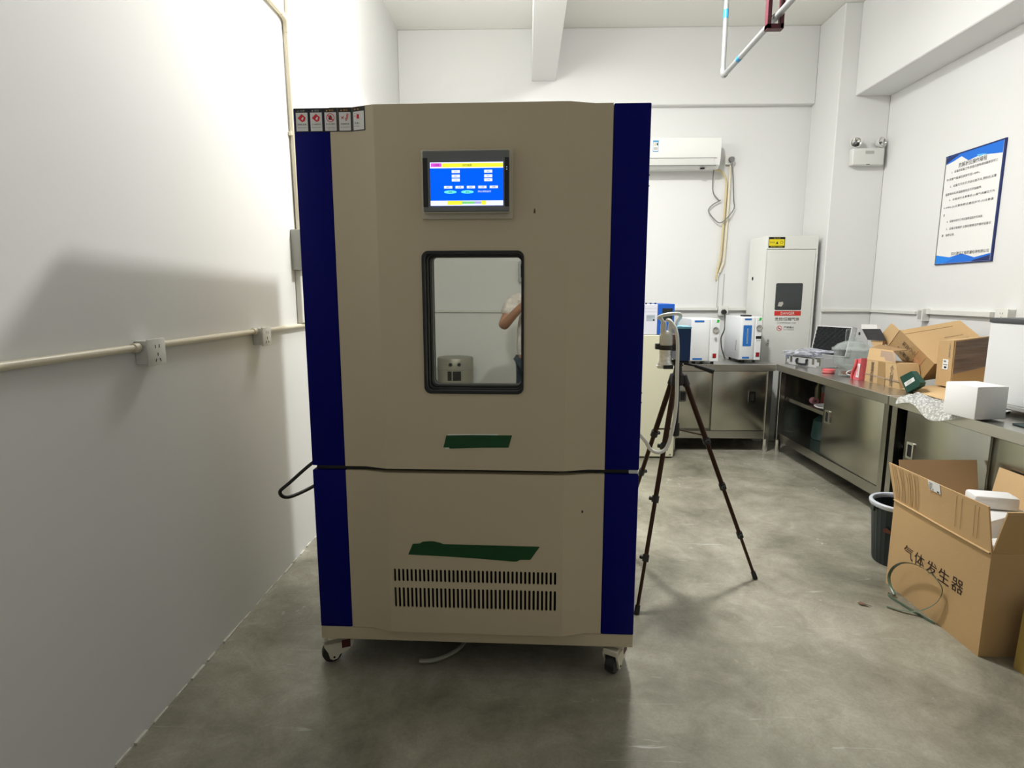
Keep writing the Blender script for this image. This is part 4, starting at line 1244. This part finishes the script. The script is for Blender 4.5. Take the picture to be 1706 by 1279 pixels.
# big tilted carton
B0, C0, D0, E0 = Vector((2.60, 4.111, 1.170)), Vector((2.60, 3.735, .980)), Vector((2.60, 3.842, .853)), Vector((2.60, 4.220, 1.048))
e1, e3 = (C0 - B0), (D0 - C0)
e2 = Vector((.40, .0, .070))
tc_ = thing('tilted_carton', 'large kraft carton lying tilted on the pile with upside down print', 'carton', (2.50, 3.80, .80), 0)
O = Vector((2.50, 3.80, .80))
L_ = lambda p: tuple(p - O)
kb = MB().m(M_KRAFT)
kb.hexa([L_(p) for p in (D0, C0 + e3, D0 + e2, E0 + e2)][:0] or [L_(E0), L_(D0), L_(D0 + e2), L_(E0 + e2), L_(B0), L_(C0), L_(C0 + e2), L_(B0 + e2)])
kb.build('carton_body', tc_)
n_ = Vector((-1, 0, 0))
MB().m(M_KRAFTL).slab([L_(B0 + n_ * .003), L_(E0 + n_ * .003), L_(Vector((2.585, 4.325, 1.102))), L_(Vector((2.59, 4.197, 1.216)))], .004).build('end_flap', tc_)
MB().m(M_TAPE).slab([L_(p + n_ * .0015) for p in (B0, C0, C0 + e3 * .999, E0)], .001).build('taped_end', tc_)
a1, u1 = -e1.normalized(), (-e3).normalized()
cen = (B0 + C0 + D0 + E0) / 4 + n_ * .0035
text('小心轻放', tc_, L_(cen + e1 * -.10 + e3 * -.16), w=.155, h=.034, ax=a1, up=-u1)
text('玻璃产品', tc_, L_(cen + e1 * -.14 + e3 * .22), w=.155, h=.034, ax=a1, up=-u1)
rd = MB().m(mat('faded_red_ink', (.50, .14, .08), .7))
for s0, s1, w0, w1 in ((.60, .80, -.42, -.02), (.62, .80, .03, .40)):
    q = lambda s, w: L_(B0 + e1 * s + (E0 - B0) * (.5 + w) + n_ * .0032)
    for a, b in (((s0, w0), (s1, w0)), ((s1, w0), (s1, w1)), ((s1, w1), (s0, w1)), ((s0, w1), (s0, w0))):
        rd.tube([q(*a), q(*b)], .0014, 4, 1)
rd.build('red_stamp_frame', tc_)
text('千 石', tc_, L_(B0 + e1 * .71 + (E0 - B0) * .33 + n_ * .0035), w=.045, h=.030, ax=a1, up=-u1, material=mat('faded_red_ink', 0))
nt_ = (C0 - B0).cross(e2).normalized()
if nt_.x > 0 or nt_.z < 0:
    nt_ = -nt_ if nt_.z < 0 else nt_
tp_ = lambda s, r: L_(B0 + e1 * s + e2 * r + nt_ * .0012)
for s, r0, r1, body in ((.40, .50, .80, '易碎 MADE FOR LAB'), (.49, .36, .84, '小心搬运 请勿倒置'), (.58, .34, .90, '请存放于干燥处 防潮防雨')):
    text(body, tc_, tp_(s, (r0 + r1) / 2), w=(r1 - r0) * e2.length, h=.014, ax=e2.normalized(), up=-e1.normalized(), material=mat('brown_ink', (.16, .10, .05), .7))
text('↑↑↑↑', tc_, tp_(.68, .48), w=.10, h=.022, ax=e2.normalized(), up=e1.normalized())
MB().m(mat('carton_seam', (.30, .19, .09), .8)).tube([tp_(.13, .0), tp_(.13, .8)], .0012, 4, 1).build('crease', tc_)

# carton standing in front of the tilted one, flap open
sq = thing('standing_carton', 'narrow kraft carton standing upright with a torn lined front', 'carton', (2.60, 3.585, .852), 0)
MB().m(M_KRAFT).hexa([(.002, 0, .0), (.20, 0, .0), (.20, .130, .0), (.002, .130, .0), (-.004, 0, .288), (.196, 0, .312), (.196, .130, .302), (-.004, .130, .276)]).build('carton_body', sq)
MB().m(M_KRAFT).slab([(.000, -.004, .288), (.002, -.004, .004), (.200, -.010, .010), (.205, -.010, .318)][::-1], .004).build('front_panel', sq)
ln = MB().m(mat('torn_grey_liner', (.22, .16, .125), .8, vary=.45, scale=9, bump=.4, bscale=14, stretch=(.6, 1, 5)))
nn, mm = 12, 14
f00, f10, f11, f01 = Vector((.004, -.0065, .282)), Vector((.200, -.0125, .311)), Vector((.200, -.0125, .135)), Vector((.004, -.0065, .085))
vs = []
for j in range(mm + 1):
    for i in range(nn + 1):
        u, v = i / nn, j / mm
        p = (f00 * (1 - u) + f10 * u) * (1 - v) + (f01 * (1 - u) + f11 * u) * v
        vs.append(tuple(p + Vector((0, -.0046 - .0020 * sin(v * 26 + .5 * sin(u * 4)), 0))))
ln.add(vs, [(j * (nn + 1) + i, j * (nn + 1) + i + 1, (j + 1) * (nn + 1) + i + 1, (j + 1) * (nn + 1) + i) for j in range(mm) for i in range(nn)])
ln.build('torn_liner', sq)
cl = MB().m(M_PAPER).box(-.0030, -.0005, .030, .078, .105, .168).m(M_GREYP).box(-.0036, -.003, .050, .070, .150, .160).box(-.0036, -.003, .036, .072, .132, .137).m(M_INK).box(-.0036, -.003, .042, .062, .112, .124)
cl.build('shipping_label', sq)
text('UPN-3000', sq, (-.0050, .028, .225), w=.085, h=.014, ax=(0, 0, -1), up=(0, -1, 0), material=M_GREYP)

# green box, flattened carton, black tray, bubble wrap
gbx = thing('green_box', 'small dark green box with a white label leaning under the tilted carton', 'box', (2.40, 3.65, .80), 0)
g = [Vector(p) for p in ((-.0, .103, .091), (-.0, -.001, .144), (0, -.094, .086), (0, -.087, .063), (0, .021, .002))]
MB().m(M_GREENC).slab([tuple(p) for p in (g[0], g[4], g[3], g[2], g[1])], .035).build('box_body', gbx)
MB().m(M_PAPER).slab([(-.001, .055, .060), (-.001, .035, .040), (-.001, -.046, .090), (-.001, -.029, .110)], .001).build('paper_label', gbx)
text('试剂', gbx, (-.0018, .006, .075), w=.05, h=.018, ax=(0, -.86, .5), up=(0, .5, .86), material=M_GREYL)
fl = thing('flattened_carton', 'flattened kraft carton sheets lying under the standing carton', 'carton', (2.42, 3.30, .80), 0)
MB().m(M_KRAFTL).slab([(.02, .44, .004), (.02, -.02, .004), (.62, -.02, .004), (.62, .46, .004)], .004).build('bottom_sheet', fl)
ws = MB().m(M_KRAFTL)
nn = 14
vs = []
for i in range(nn + 1):
    u = i / nn
    zz = .008 + .050 * sin(min(1, u * 1.25) * pi / 2) ** 1.2
    for y in (.34 - .30 * u * .0, .0):
        pass
for j, y in enumerate((.02, .20, .40)):
    for i in range(nn + 1):
        u = i / nn
        vs.append((.0 + .62 * u, y + .02 * sin(u * 3) + (.05 if j == 2 else 0) * (1 - u), .012 + .038 * sin(min(1, u * 2.2) * pi / 2) + .006 * sin(u * 9 + j)))
ws.add(vs, [(j * (nn + 1) + i, j * (nn + 1) + i + 1, (j + 1) * (nn + 1) + i + 1, (j + 1) * (nn + 1) + i) for j in range(2) for i in range(nn)])
wo = ws.build('top_sheet', fl, angle=80)
sdm = wo.modifiers.new('thick', 'SOLIDIFY')
sdm.thickness = .005
bt_ = thing('black_tray', 'shallow black tray with a white rim lying tilted above the small carton', 'tray', (2.54, 4.35, 1.06), 0)
q = [Vector(p) for p in ((.01, .138, .096), (.01, -.059, .108), (.01, -.145, .030), (.01, .05, .020))]
MB().m(mat('charcoal_card', (.035, .034, .038), .6)).slab([tuple(p) for p in (q[0], q[3], q[2], q[1])], .02).build('tray_body', bt_)
MB().m(M_PAPER).slab([(.006, .144, .132), (.006, .138, .096), (.006, -.059, .108), (.006, -.054, .138)], .018).build('white_rim', bt_)
MB().m(M_KRAFTL).slab([(.02, .03, .018), (.02, -.03, -.04), (.02, -.11, -.035), (.02, -.12, .03)], .02).build('kraft_edge', bt_)
bw = MB().m(thin_glass('bubble_film', (.90, .91, .90), (.86, .87, .85), .42, .9, .14, .38))
nn, mm = 40, 46
vs = []
for j in range(mm + 1):
    for i in range(nn + 1):
        u, v = i / nn, j / mm
        y = 3.46 - .50 * v + .16 * u * (1 - v)
        x = 2.205 + .275 * u + .02 * sin(v * 7) * (1 - u)
        drop = max(0, (2.238 - x))
        z = .808 + .004 * sin(u * 20 + v * 9) + .006 * sin(u * 55) * sin(v * 70) - drop * 1.2
        z += .02 * max(0, sin(v * 5 + u * 3)) * u
        vs.append((x + drop * .3 - (.012 if drop > 0 else 0), y, max(z, .803) if x > 2.238 else z))
bw.add(vs, [(j * (nn + 1) + i, j * (nn + 1) + i + 1, (j + 1) * (nn + 1) + i + 1, (j + 1) * (nn + 1) + i) for j in range(mm) for i in range(nn)])
tag(bw.build('bubble_wrap', angle=25), 'sheet of clear bubble wrap hanging over the bench front edge', 'packaging')
fb = MB().m(M_FOAM).box(0, .172, 0, .185, 0, .165, .006, 2)
tag(fb.build('foam_block', None, (2.195, 2.838, .808), radians(8)), 'white foam block on the bench edge in front of the white instrument', 'foam')

# white instrument
wi = thing('bench_instrument', 'big white instrument with a dark grey lid beside the foam block', 'instrument', (2.50, 3.205, .80), -pi / 2)
MB().m(M_WHITE).box(0, .80, 0, .45, .052, .468, .008, 2).build('casing', wi)
MB().m(mat('charcoal_lid', (.075, .08, .088), .45)).box(-.004, .80, -.004, .45, .468, .494, .006, 2).build('lid', wi)
MB().m(M_GREYL).box(.0, .80, -.002, .45, .028, .052, .003).build('base_skirt', wi)
for x in (.1, .7):
    for y in (.06, .38):
        MB().m(M_BLACK).cyl((x, y, 0), (x, y, .03), .02, n=12).build('rubber_foot', wi)
tag(MB().m(mat('dark_mat', (.012, .03, .03), .6)).box(2.33, 2.49, 2.05, 2.78, .8005, .808, .002).build('rubber_mat'), 'dark rubber mat on the bench below the white instrument', 'mat')

# ------------------------------------------------------------------ big open carton on the floor
BX0, BX1, BY0, BY1, BZ = 1.792, 2.215, 2.150, 2.747, .432
oc = thing('open_carton', 'large open kraft carton on the floor with printed characters and foam inside', 'carton', (BX0, BY1, 0), -pi / 2)
LX, LY = BY1 - BY0, BX1 - BX0          # local x runs towards the viewer, local y towards the wall
c = MB().m(M_KRAFT)
t_ = .006
c.box(0, LX, 0, t_, 0, BZ).m(M_KRAFT).box(LX - t_, LX, t_, LY, 0, BZ).box(0, t_, t_, LY, 0, BZ).box(0, LX, LY - t_, LY, 0, BZ).box(t_, LX - t_, t_, LY - t_, 0, .01)
c.build('carton_body', oc)
MB().m(M_KRAFT).slab([(0, -.001, BZ), (LX, -.001, BZ), (LX - .035, -.006, BZ + .176), (-.055, -.010, BZ + .170)], .006).build('front_flap', oc)
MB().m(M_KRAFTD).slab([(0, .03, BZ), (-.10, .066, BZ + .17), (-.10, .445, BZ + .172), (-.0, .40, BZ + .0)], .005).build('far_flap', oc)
MB().m(M_KRAFT).slab([(LX, .004, BZ + .001), (LX, LY, BZ + .001), (LX + .045, LY, BZ + .182), (LX + .045, .005, BZ + .182)], .006).build('near_flap', oc)
MB().m(M_KRAFTL).slab([(.03, LY + .002, BZ), (LX, LY + .002, BZ), (LX - .03, LY + .05, BZ + .17), (.02, LY + .04, BZ + .172)], .006).build('wall_flap', oc)
hg = MB().m(M_KRAFTL).tube([(.004, -.004, BZ), (LX * .3, -.005, BZ + .001), (LX * .6, -.004, BZ - .001), (LX - .004, -.004, BZ)], .004, 6, 4)
hg.build('hinge_crease', oc)
for i, (ch_, yy) in enumerate(zip('气体发生器', (2.607, 2.531, 2.450, 2.374, 2.296))):
    text(ch_, oc, (BY1 - yy, -.0012, .223), w=.066, h=.060, material=mat('dark_brown_ink', (.03, .012, .01), .7), res=3)
lb = MB().m(M_PAPER)
lab_o = Vector((.262, -.0105, BZ + .158))
lb.slab([(.225, -.0105, BZ + .174), (.30, -.0105, BZ + .176), (.31, -.0085, BZ + .134), (.238, -.0085, BZ + .134)][::-1], .001)
lb.m(M_GREYP)
for k in range(4):
    lb.box(.236, .256 - .004 * (k % 2), -.0118, -.0108, BZ + .164 - k * .008, BZ + .1665 - k * .008)
lb.m(M_INK).box(.244, .248, -.0112, -.0104, BZ + .138, BZ + .143).box(.262, .266, -.0112, -.0104, BZ + .138, BZ + .143).box(.290, .30, -.0112, -.0104, BZ + .137, BZ + .143)
lb.build('shipping_label', oc)
cr = MB().m(mat('carton_seam', 0))
rnd = random.Random(4)
for k in range(14):
    x = .015 + .012 * k + rnd.uniform(-.004, .004)
    cr.tube([(x - .04 * (1 - k / 20), -.011, BZ + .165), (x, -.007, BZ + .08 + rnd.uniform(-.03, .03)), (x + .006, -.004, BZ + .012)], .0008, 4, 2)
for x in (.40, .43, .50, .52):
    cr.tube([(x, -.0075, BZ + .16), (x + .004, -.005, BZ + .03)], .0007, 4, 1)
cr.build('crease', oc)['kind'] = 'stuff'
for i, (x, y, z, w, d, h, a, lb_) in enumerate(((1.93, 2.35, .35, .30, .15, .13, .45, 'white foam slab slanting out of the open floor carton, the longest one'), (1.96, 2.58, .30, .20, .12, .14, .15, 'white foam piece at the far end of the open floor carton'), (1.86, 2.19, .30, .26, .10, .135, .15, 'white foam piece at the near end of the open floor carton'), (1.98, 2.50, .482, .17, .10, .06, -.25, 'small white foam piece lying on the foam in the floor carton'))):
    m = MB().m(M_FOAM)
    m.box(0, w, 0, d, 0, h, .012, 2)
    tag(m.build('foam_piece', None, (x, y, z), a), lb_, 'foam', 'foam in the floor carton')
tag(MB().m(mat('navy_print', (.02, .02, .10), .5)).box(0, .10, 0, .03, 0, .012).m(M_PAPER).box(0, .10, 0, .03, -.06, 0).build('inner_box', None, (1.805, 2.165, .385)), 'small white box with a navy edge tucked in the carton corner', 'box')
yc = thing('yellow_carton', 'low yellowish carton at the lower right edge of the photo', 'carton', (1.877, 2.085, 0), -pi / 2)
MB().m(mat('yellow_kraft', (.40, .275, .07), .75, vary=.1, scale=4)).hexa([(0, 0, 0), (.5, 0, 0), (.5, .35, 0), (0, .35, 0), (0.0, .008, .265), (.5, .008, .265), (.5, .34, .265), (.0, .34, .265)]).build('carton_body', yc)
MB().m(mat('yellow_kraft', 0)).slab([(0, .01, .266), (.5, .01, .266), (.5, .17, .27), (.0, .17, .27)], .004).slab([(0, .175, .27), (.5, .175, .27), (.5, .338, .266), (.0, .338, .266)], .004).build('top_flap', yc)

# strapping band loop leaning on the carton
st = [(1.655, 2.512, .006), (1.70, 2.470, .008), (1.755, 2.435, .03), (1.772, 2.375, .10), (1.776, 2.352, .165), (1.774, 2.372, .195), (1.770, 2.425, .212), (1.764, 2.50, .212), (1.758, 2.58, .185), (1.755, 2.64, .135), (1.752, 2.665, .08), (1.748, 2.645, .04), (1.744, 2.60, .014), (1.735, 2.63, .007), (1.722, 2.60, .006), (1.735, 2.53, .006), (1.76, 2.42, .006), (1.776, 2.372, .006)]
tag(MB().m(mat('green_strapping', (.10, .15, .10), .3)).tube(st, .006, 6, 6, (.0065, .0015)).build('strapping_band'), 'loop of dark green strapping band against the open carton', 'strap')
lf = MB().m(mat('dry_leaf', (.16, .09, .05), .7))
lf.slab([(-.02, .015, .004), (-.005, .02, .008), (.012, .005, .004), (.03, -.012, .003), (.012, -.006, .007), (-.012, .0, .003)], .002)
tag(lf.build('dry_scrap', None, (1.557, 2.522, .001)), 'small brown scrap lying on the floor near the strap', 'scrap')

# ------------------------------------------------------------------ waste bin
bn = thing('waste_bin', 'black ribbed waste bin with a pale rim behind the open carton', 'bin', (1.985, 2.985, 0), 0)
b = MB().m(mat('bin_black', (.012, .022, .024), .35))
vs, fs = [], []
N = 60
prof = [(.105, 0), (.108, .01), (.136, .325), (.128, .325), (.10, .012), (.0, .012)]
for r, z in prof:
    for i in range(N):
        rr = r + (.0022 * (1 if i % 2 else -1) if .005 < z < .3 else 0)
        vs.append((rr * cos(2 * pi * i / N), rr * sin(2 * pi * i / N), z))
for kx in range(len(prof) - 1):
    for i in range(N):
        fs.append((kx * N + i, kx * N + (i + 1) % N, (kx + 1) * N + (i + 1) % N, (kx + 1) * N + i))
b.add(vs, fs).build('bin_body', bn, angle=20)
MB().m(mat('pale_rim', (.60, .64, .70), .4)).lathe([(.126, .314), (.142, .312), (.146, .320), (.146, .332), (.141, .338), (.130, .336), (.126, .328), (.126, .314)], 48, cap=False).build('rim', bn)
MB().m(mat('bin_black', 0)).box(-.150, -.138, -.014, .014, .285, .312, .003).build('rim_clip', bn)
MB().m(mat('bin_label', (.16, .05, .03), .5)).slab([(-.118, -.062, .19), (-.098, -.092, .19), (-.100, -.092, .205), (-.113, -.078, .218), (-.121, -.062, .205)], .001).build('label_badge', bn)

# ------------------------------------------------------------------ things seen in the chamber window's reflection
dr = thing('metal_drum', 'grey metal drum with a black label standing by the wall behind the viewer', 'drum', (-.88, -1.46, 0), 0)
gmx = mat('drum_grey', (.34, .33, .27), .4, .3, vary=.12, scale=6)
MB().m(gmx).lathe([(.175, 0), (.178, .01), (.175, .02), (.175, .70), (.179, .705), (.175, .71), (.175, .80), (.17, .81), (.0, .815)], 40).build('drum_body', dr)
MB().m(M_BLACK).lathe([(0, .0), (.017, .0), (.017, .012), (0, .012)], 14, (-.015, .17, .755), 'y').build('bung', dr)
MB().m(M_BLACK).lathe([(0, 0), (.017, 0), (.017, .012), (0, .012)], 14, (.065, .158, .755), 'y').build('bung', dr)
MB().m(M_INK).slab([(-.045, .1735, .60), (.03, .1755, .60), (.082, .158, .60), (.082, .158, .69), (.03, .1755, .69), (-.045, .1735, .69)][::-1], .001).build('label_plate', dr)
eb = thing('electrical_panel', 'grey electrical panel on the wall behind the viewer', 'panel', (-.12, YF, 1.635), pi)
MB().m(mat('panel_grey', (.42, .44, .43), .4)).box(-.15, .15, -.06, 0, -.10, .10, .004).m(M_DARK).box(-.06, .13, -.062, -.059, -.055, .075).build('panel_body', eb)
tag(MB().m(M_PVCW).box(XL + .03, XR - .05, YF, YF + .022, 1.237, 1.258, .002).build('cable_duct'), 'white horizontal duct on the wall behind the viewer', 'conduit')

# the photographer, standing behind the camera and seen only in the dark window
pr_ = thing('person', 'person in a printed white shirt and dark trousers holding up a phone', 'person', (-.03, -.36, 0), 0)


def skinned(name, pts, edges, radii, material, parent, root=0, sub=1):
    me = bpy.data.meshes.new(name)
    me.from_pydata(pts, edges, [])
    me.materials.append(material)
    o = bpy.data.objects.new(name, me)
    COL.objects.link(o)
    o.parent = parent
    o.modifiers.new('skin', 'SKIN')
    if not me.skin_vertices:
        bm = bmesh.new()
        bm.from_mesh(me)
        bm.verts.layers.skin.verify()
        bm.to_mesh(me)
        bm.free()
    for i, r in enumerate(radii):
        me.skin_vertices[0].data[i].radius = (r, r) if not isinstance(r, tuple) else r
        me.skin_vertices[0].data[i].use_root = (i == root)
    sm_ = o.modifiers.new('sub', 'SUBSURF')
    sm_.levels = sub
    sm_.render_levels = sub + 1
    me.shade_smooth()
    return o


skin = mat('skin', (.42, .22, .14), .5)
hair = mat('black_hair', (.012, .010, .009), .5)
PTS = [(0, 0, .95), (0, .0, 1.12), (0, .01, 1.30), (0, .0, 1.43), (0, .01, 1.50), (0, .02, 1.58), (0, .02, 1.68),
       (-.11, 0, 1.40), (-.185, .0, 1.37), (-.275, .09, 1.17), (-.15, .24, 1.30), (-.085, .285, 1.36),
       (.11, 0, 1.40), (.185, .0, 1.37), (.265, .09, 1.17), (.17, .24, 1.30), (.125, .285, 1.36),
       (-.09, 0, .88), (-.10, .02, .50), (-.10, -.01, .09), (-.105, .12, .035), (.09, 0, .88), (.10, .02, .50), (.10, -.01, .09), (.105, .12, .035)]
EDG = [(0, 1), (1, 2), (2, 3), (3, 4), (4, 5), (5, 6), (2, 7), (7, 8), (8, 9), (9, 10), (10, 11), (2, 12), (12, 13), (13, 14), (14, 15), (15, 16), (0, 17), (17, 18), (18, 19), (19, 20), (0, 21), (21, 22), (22, 23), (23, 24)]
RAD = [(.15, .11), (.135, .10), (.15, .11), .055, .055, (.078, .095), (.07, .085), .06, .055, .042, .030, .028, .06, .055, .042, .030, .028, .085, .058, .038, .032, .085, .058, .038, .032]
skinned('body', PTS, EDG, RAD, skin, pr_)
shirt = mat('printed_shirt', (.66, .60, .56), .8, vary=.55, scale=26)
skinned('shirt', [(0, 0, .87), (0, 0, 1.05), (0, .005, 1.20), (0, .01, 1.33), (0, .0, 1.43), (-.12, 0, 1.39), (-.19, .0, 1.365), (-.245, .055, 1.24), (.12, 0, 1.39), (.19, .0, 1.365), (.24, .055, 1.24)], [(0, 1), (1, 2), (2, 3), (3, 4), (3, 5), (5, 6), (6, 7), (3, 8), (8, 9), (9, 10)],
        [(.195, .135), (.185, .13), (.18, .13), (.165, .125), .07, .08, .075, .07, .08, .075, .07], shirt, pr_)
skinned('trousers', [(0, 0, .93), (-.09, 0, .86), (-.10, .02, .5), (-.10, -.01, .10), (.09, 0, .86), (.10, .02, .5), (.10, -.01, .10)], [(0, 1), (1, 2), (2, 3), (0, 4), (4, 5), (5, 6)], [(.165, .12), .10, .075, .06, .10, .075, .06], mat('navy_denim', (.02, .035, .05), .8), pr_)
hm = MB().m(hair)
crumple(hm, (0, .005, 1.67), (.085, .10, .075), 2, .06)
hm.build('hair', pr_, angle=60)
fcm = MB().m(skin)
fcm.hexa([(-.012, .105, 1.575), (.012, .105, 1.575), (.006, .09, 1.62), (-.006, .09, 1.62), (-.009, .13, 1.58), (.009, .13, 1.58), (.004, .108, 1.62), (-.004, .108, 1.62)])
for s in (-1, 1):
    fcm.lathe([(0, -.008), (.012, -.004), (.022, .004), (.012, .012), (0, .014)], 10, (s * .085, .01, 1.60), 'x')
fcm.m(M_PAPER)
for s in (-1, 1):
    fcm.lathe([(0, .0), (.009, -.004), (.010, -.01)], 10, (s * .033, .112, 1.622), 'y')
fcm.m(M_INK)
for s in (-1, 1):
    fcm.lathe([(0, .003), (.004, .001)], 8, (s * .033, .1125, 1.622), 'y')
fcm.m(mat('lips', (.35, .12, .10), .5)).box(-.02, .02, .10, .113, 1.543, 1.551, .003)
fcm.build('face', pr_)
for s, hx in ((-1, -.085), (1, .125)):
    hb = []
    base = Vector((hx, .285, 1.36))
    pts = [tuple(base), tuple(base + Vector((-s * .015, .035, .03)))]
    ed2, rad2 = [(0, 1)], [.024, .022]
    for kf, (fx, ln_) in enumerate(((-.024, .055), (-.008, .065), (.008, .062), (.024, .048))):
        i0 = len(pts)
        pts += [tuple(base + Vector((-s * .018 + fx * .6, .045, .045))), tuple(base + Vector((-s * (.018 + ln_ * .3) + fx * .6, .062, .05 + fx))), tuple(base + Vector((-s * (.018 + ln_ * .75) + fx * .3, .052, .05 + fx)))]
        ed2 += [(1, i0), (i0, i0 + 1), (i0 + 1, i0 + 2)]
        rad2 += [.009, .0085, .007]
    i0 = len(pts)
    pts += [tuple(base + Vector((-s * .03, .02, .02))), tuple(base + Vector((-s * .052, .018, .04)))]
    ed2 += [(0, i0), (i0, i0 + 1)]
    rad2 += [.010, .008]
    skinned('hand', pts, ed2, rad2, skin, pr_)
for s in (-1, 1):
    sh = MB().m(M_DARK)
    sh.box(s * .105 - .045, s * .105 + .045, -.09, .20, 0, .075, .03, 3).build('shoe', pr_)
ph = MB().m(mat('phone_black', (.012, .012, .014), .2)).box(-.035, .12, -.024, -.014, 1.352, 1.428, .004, 2)
tag(ph.build('mobile_phone'), 'black mobile phone held up by the person', 'phone')
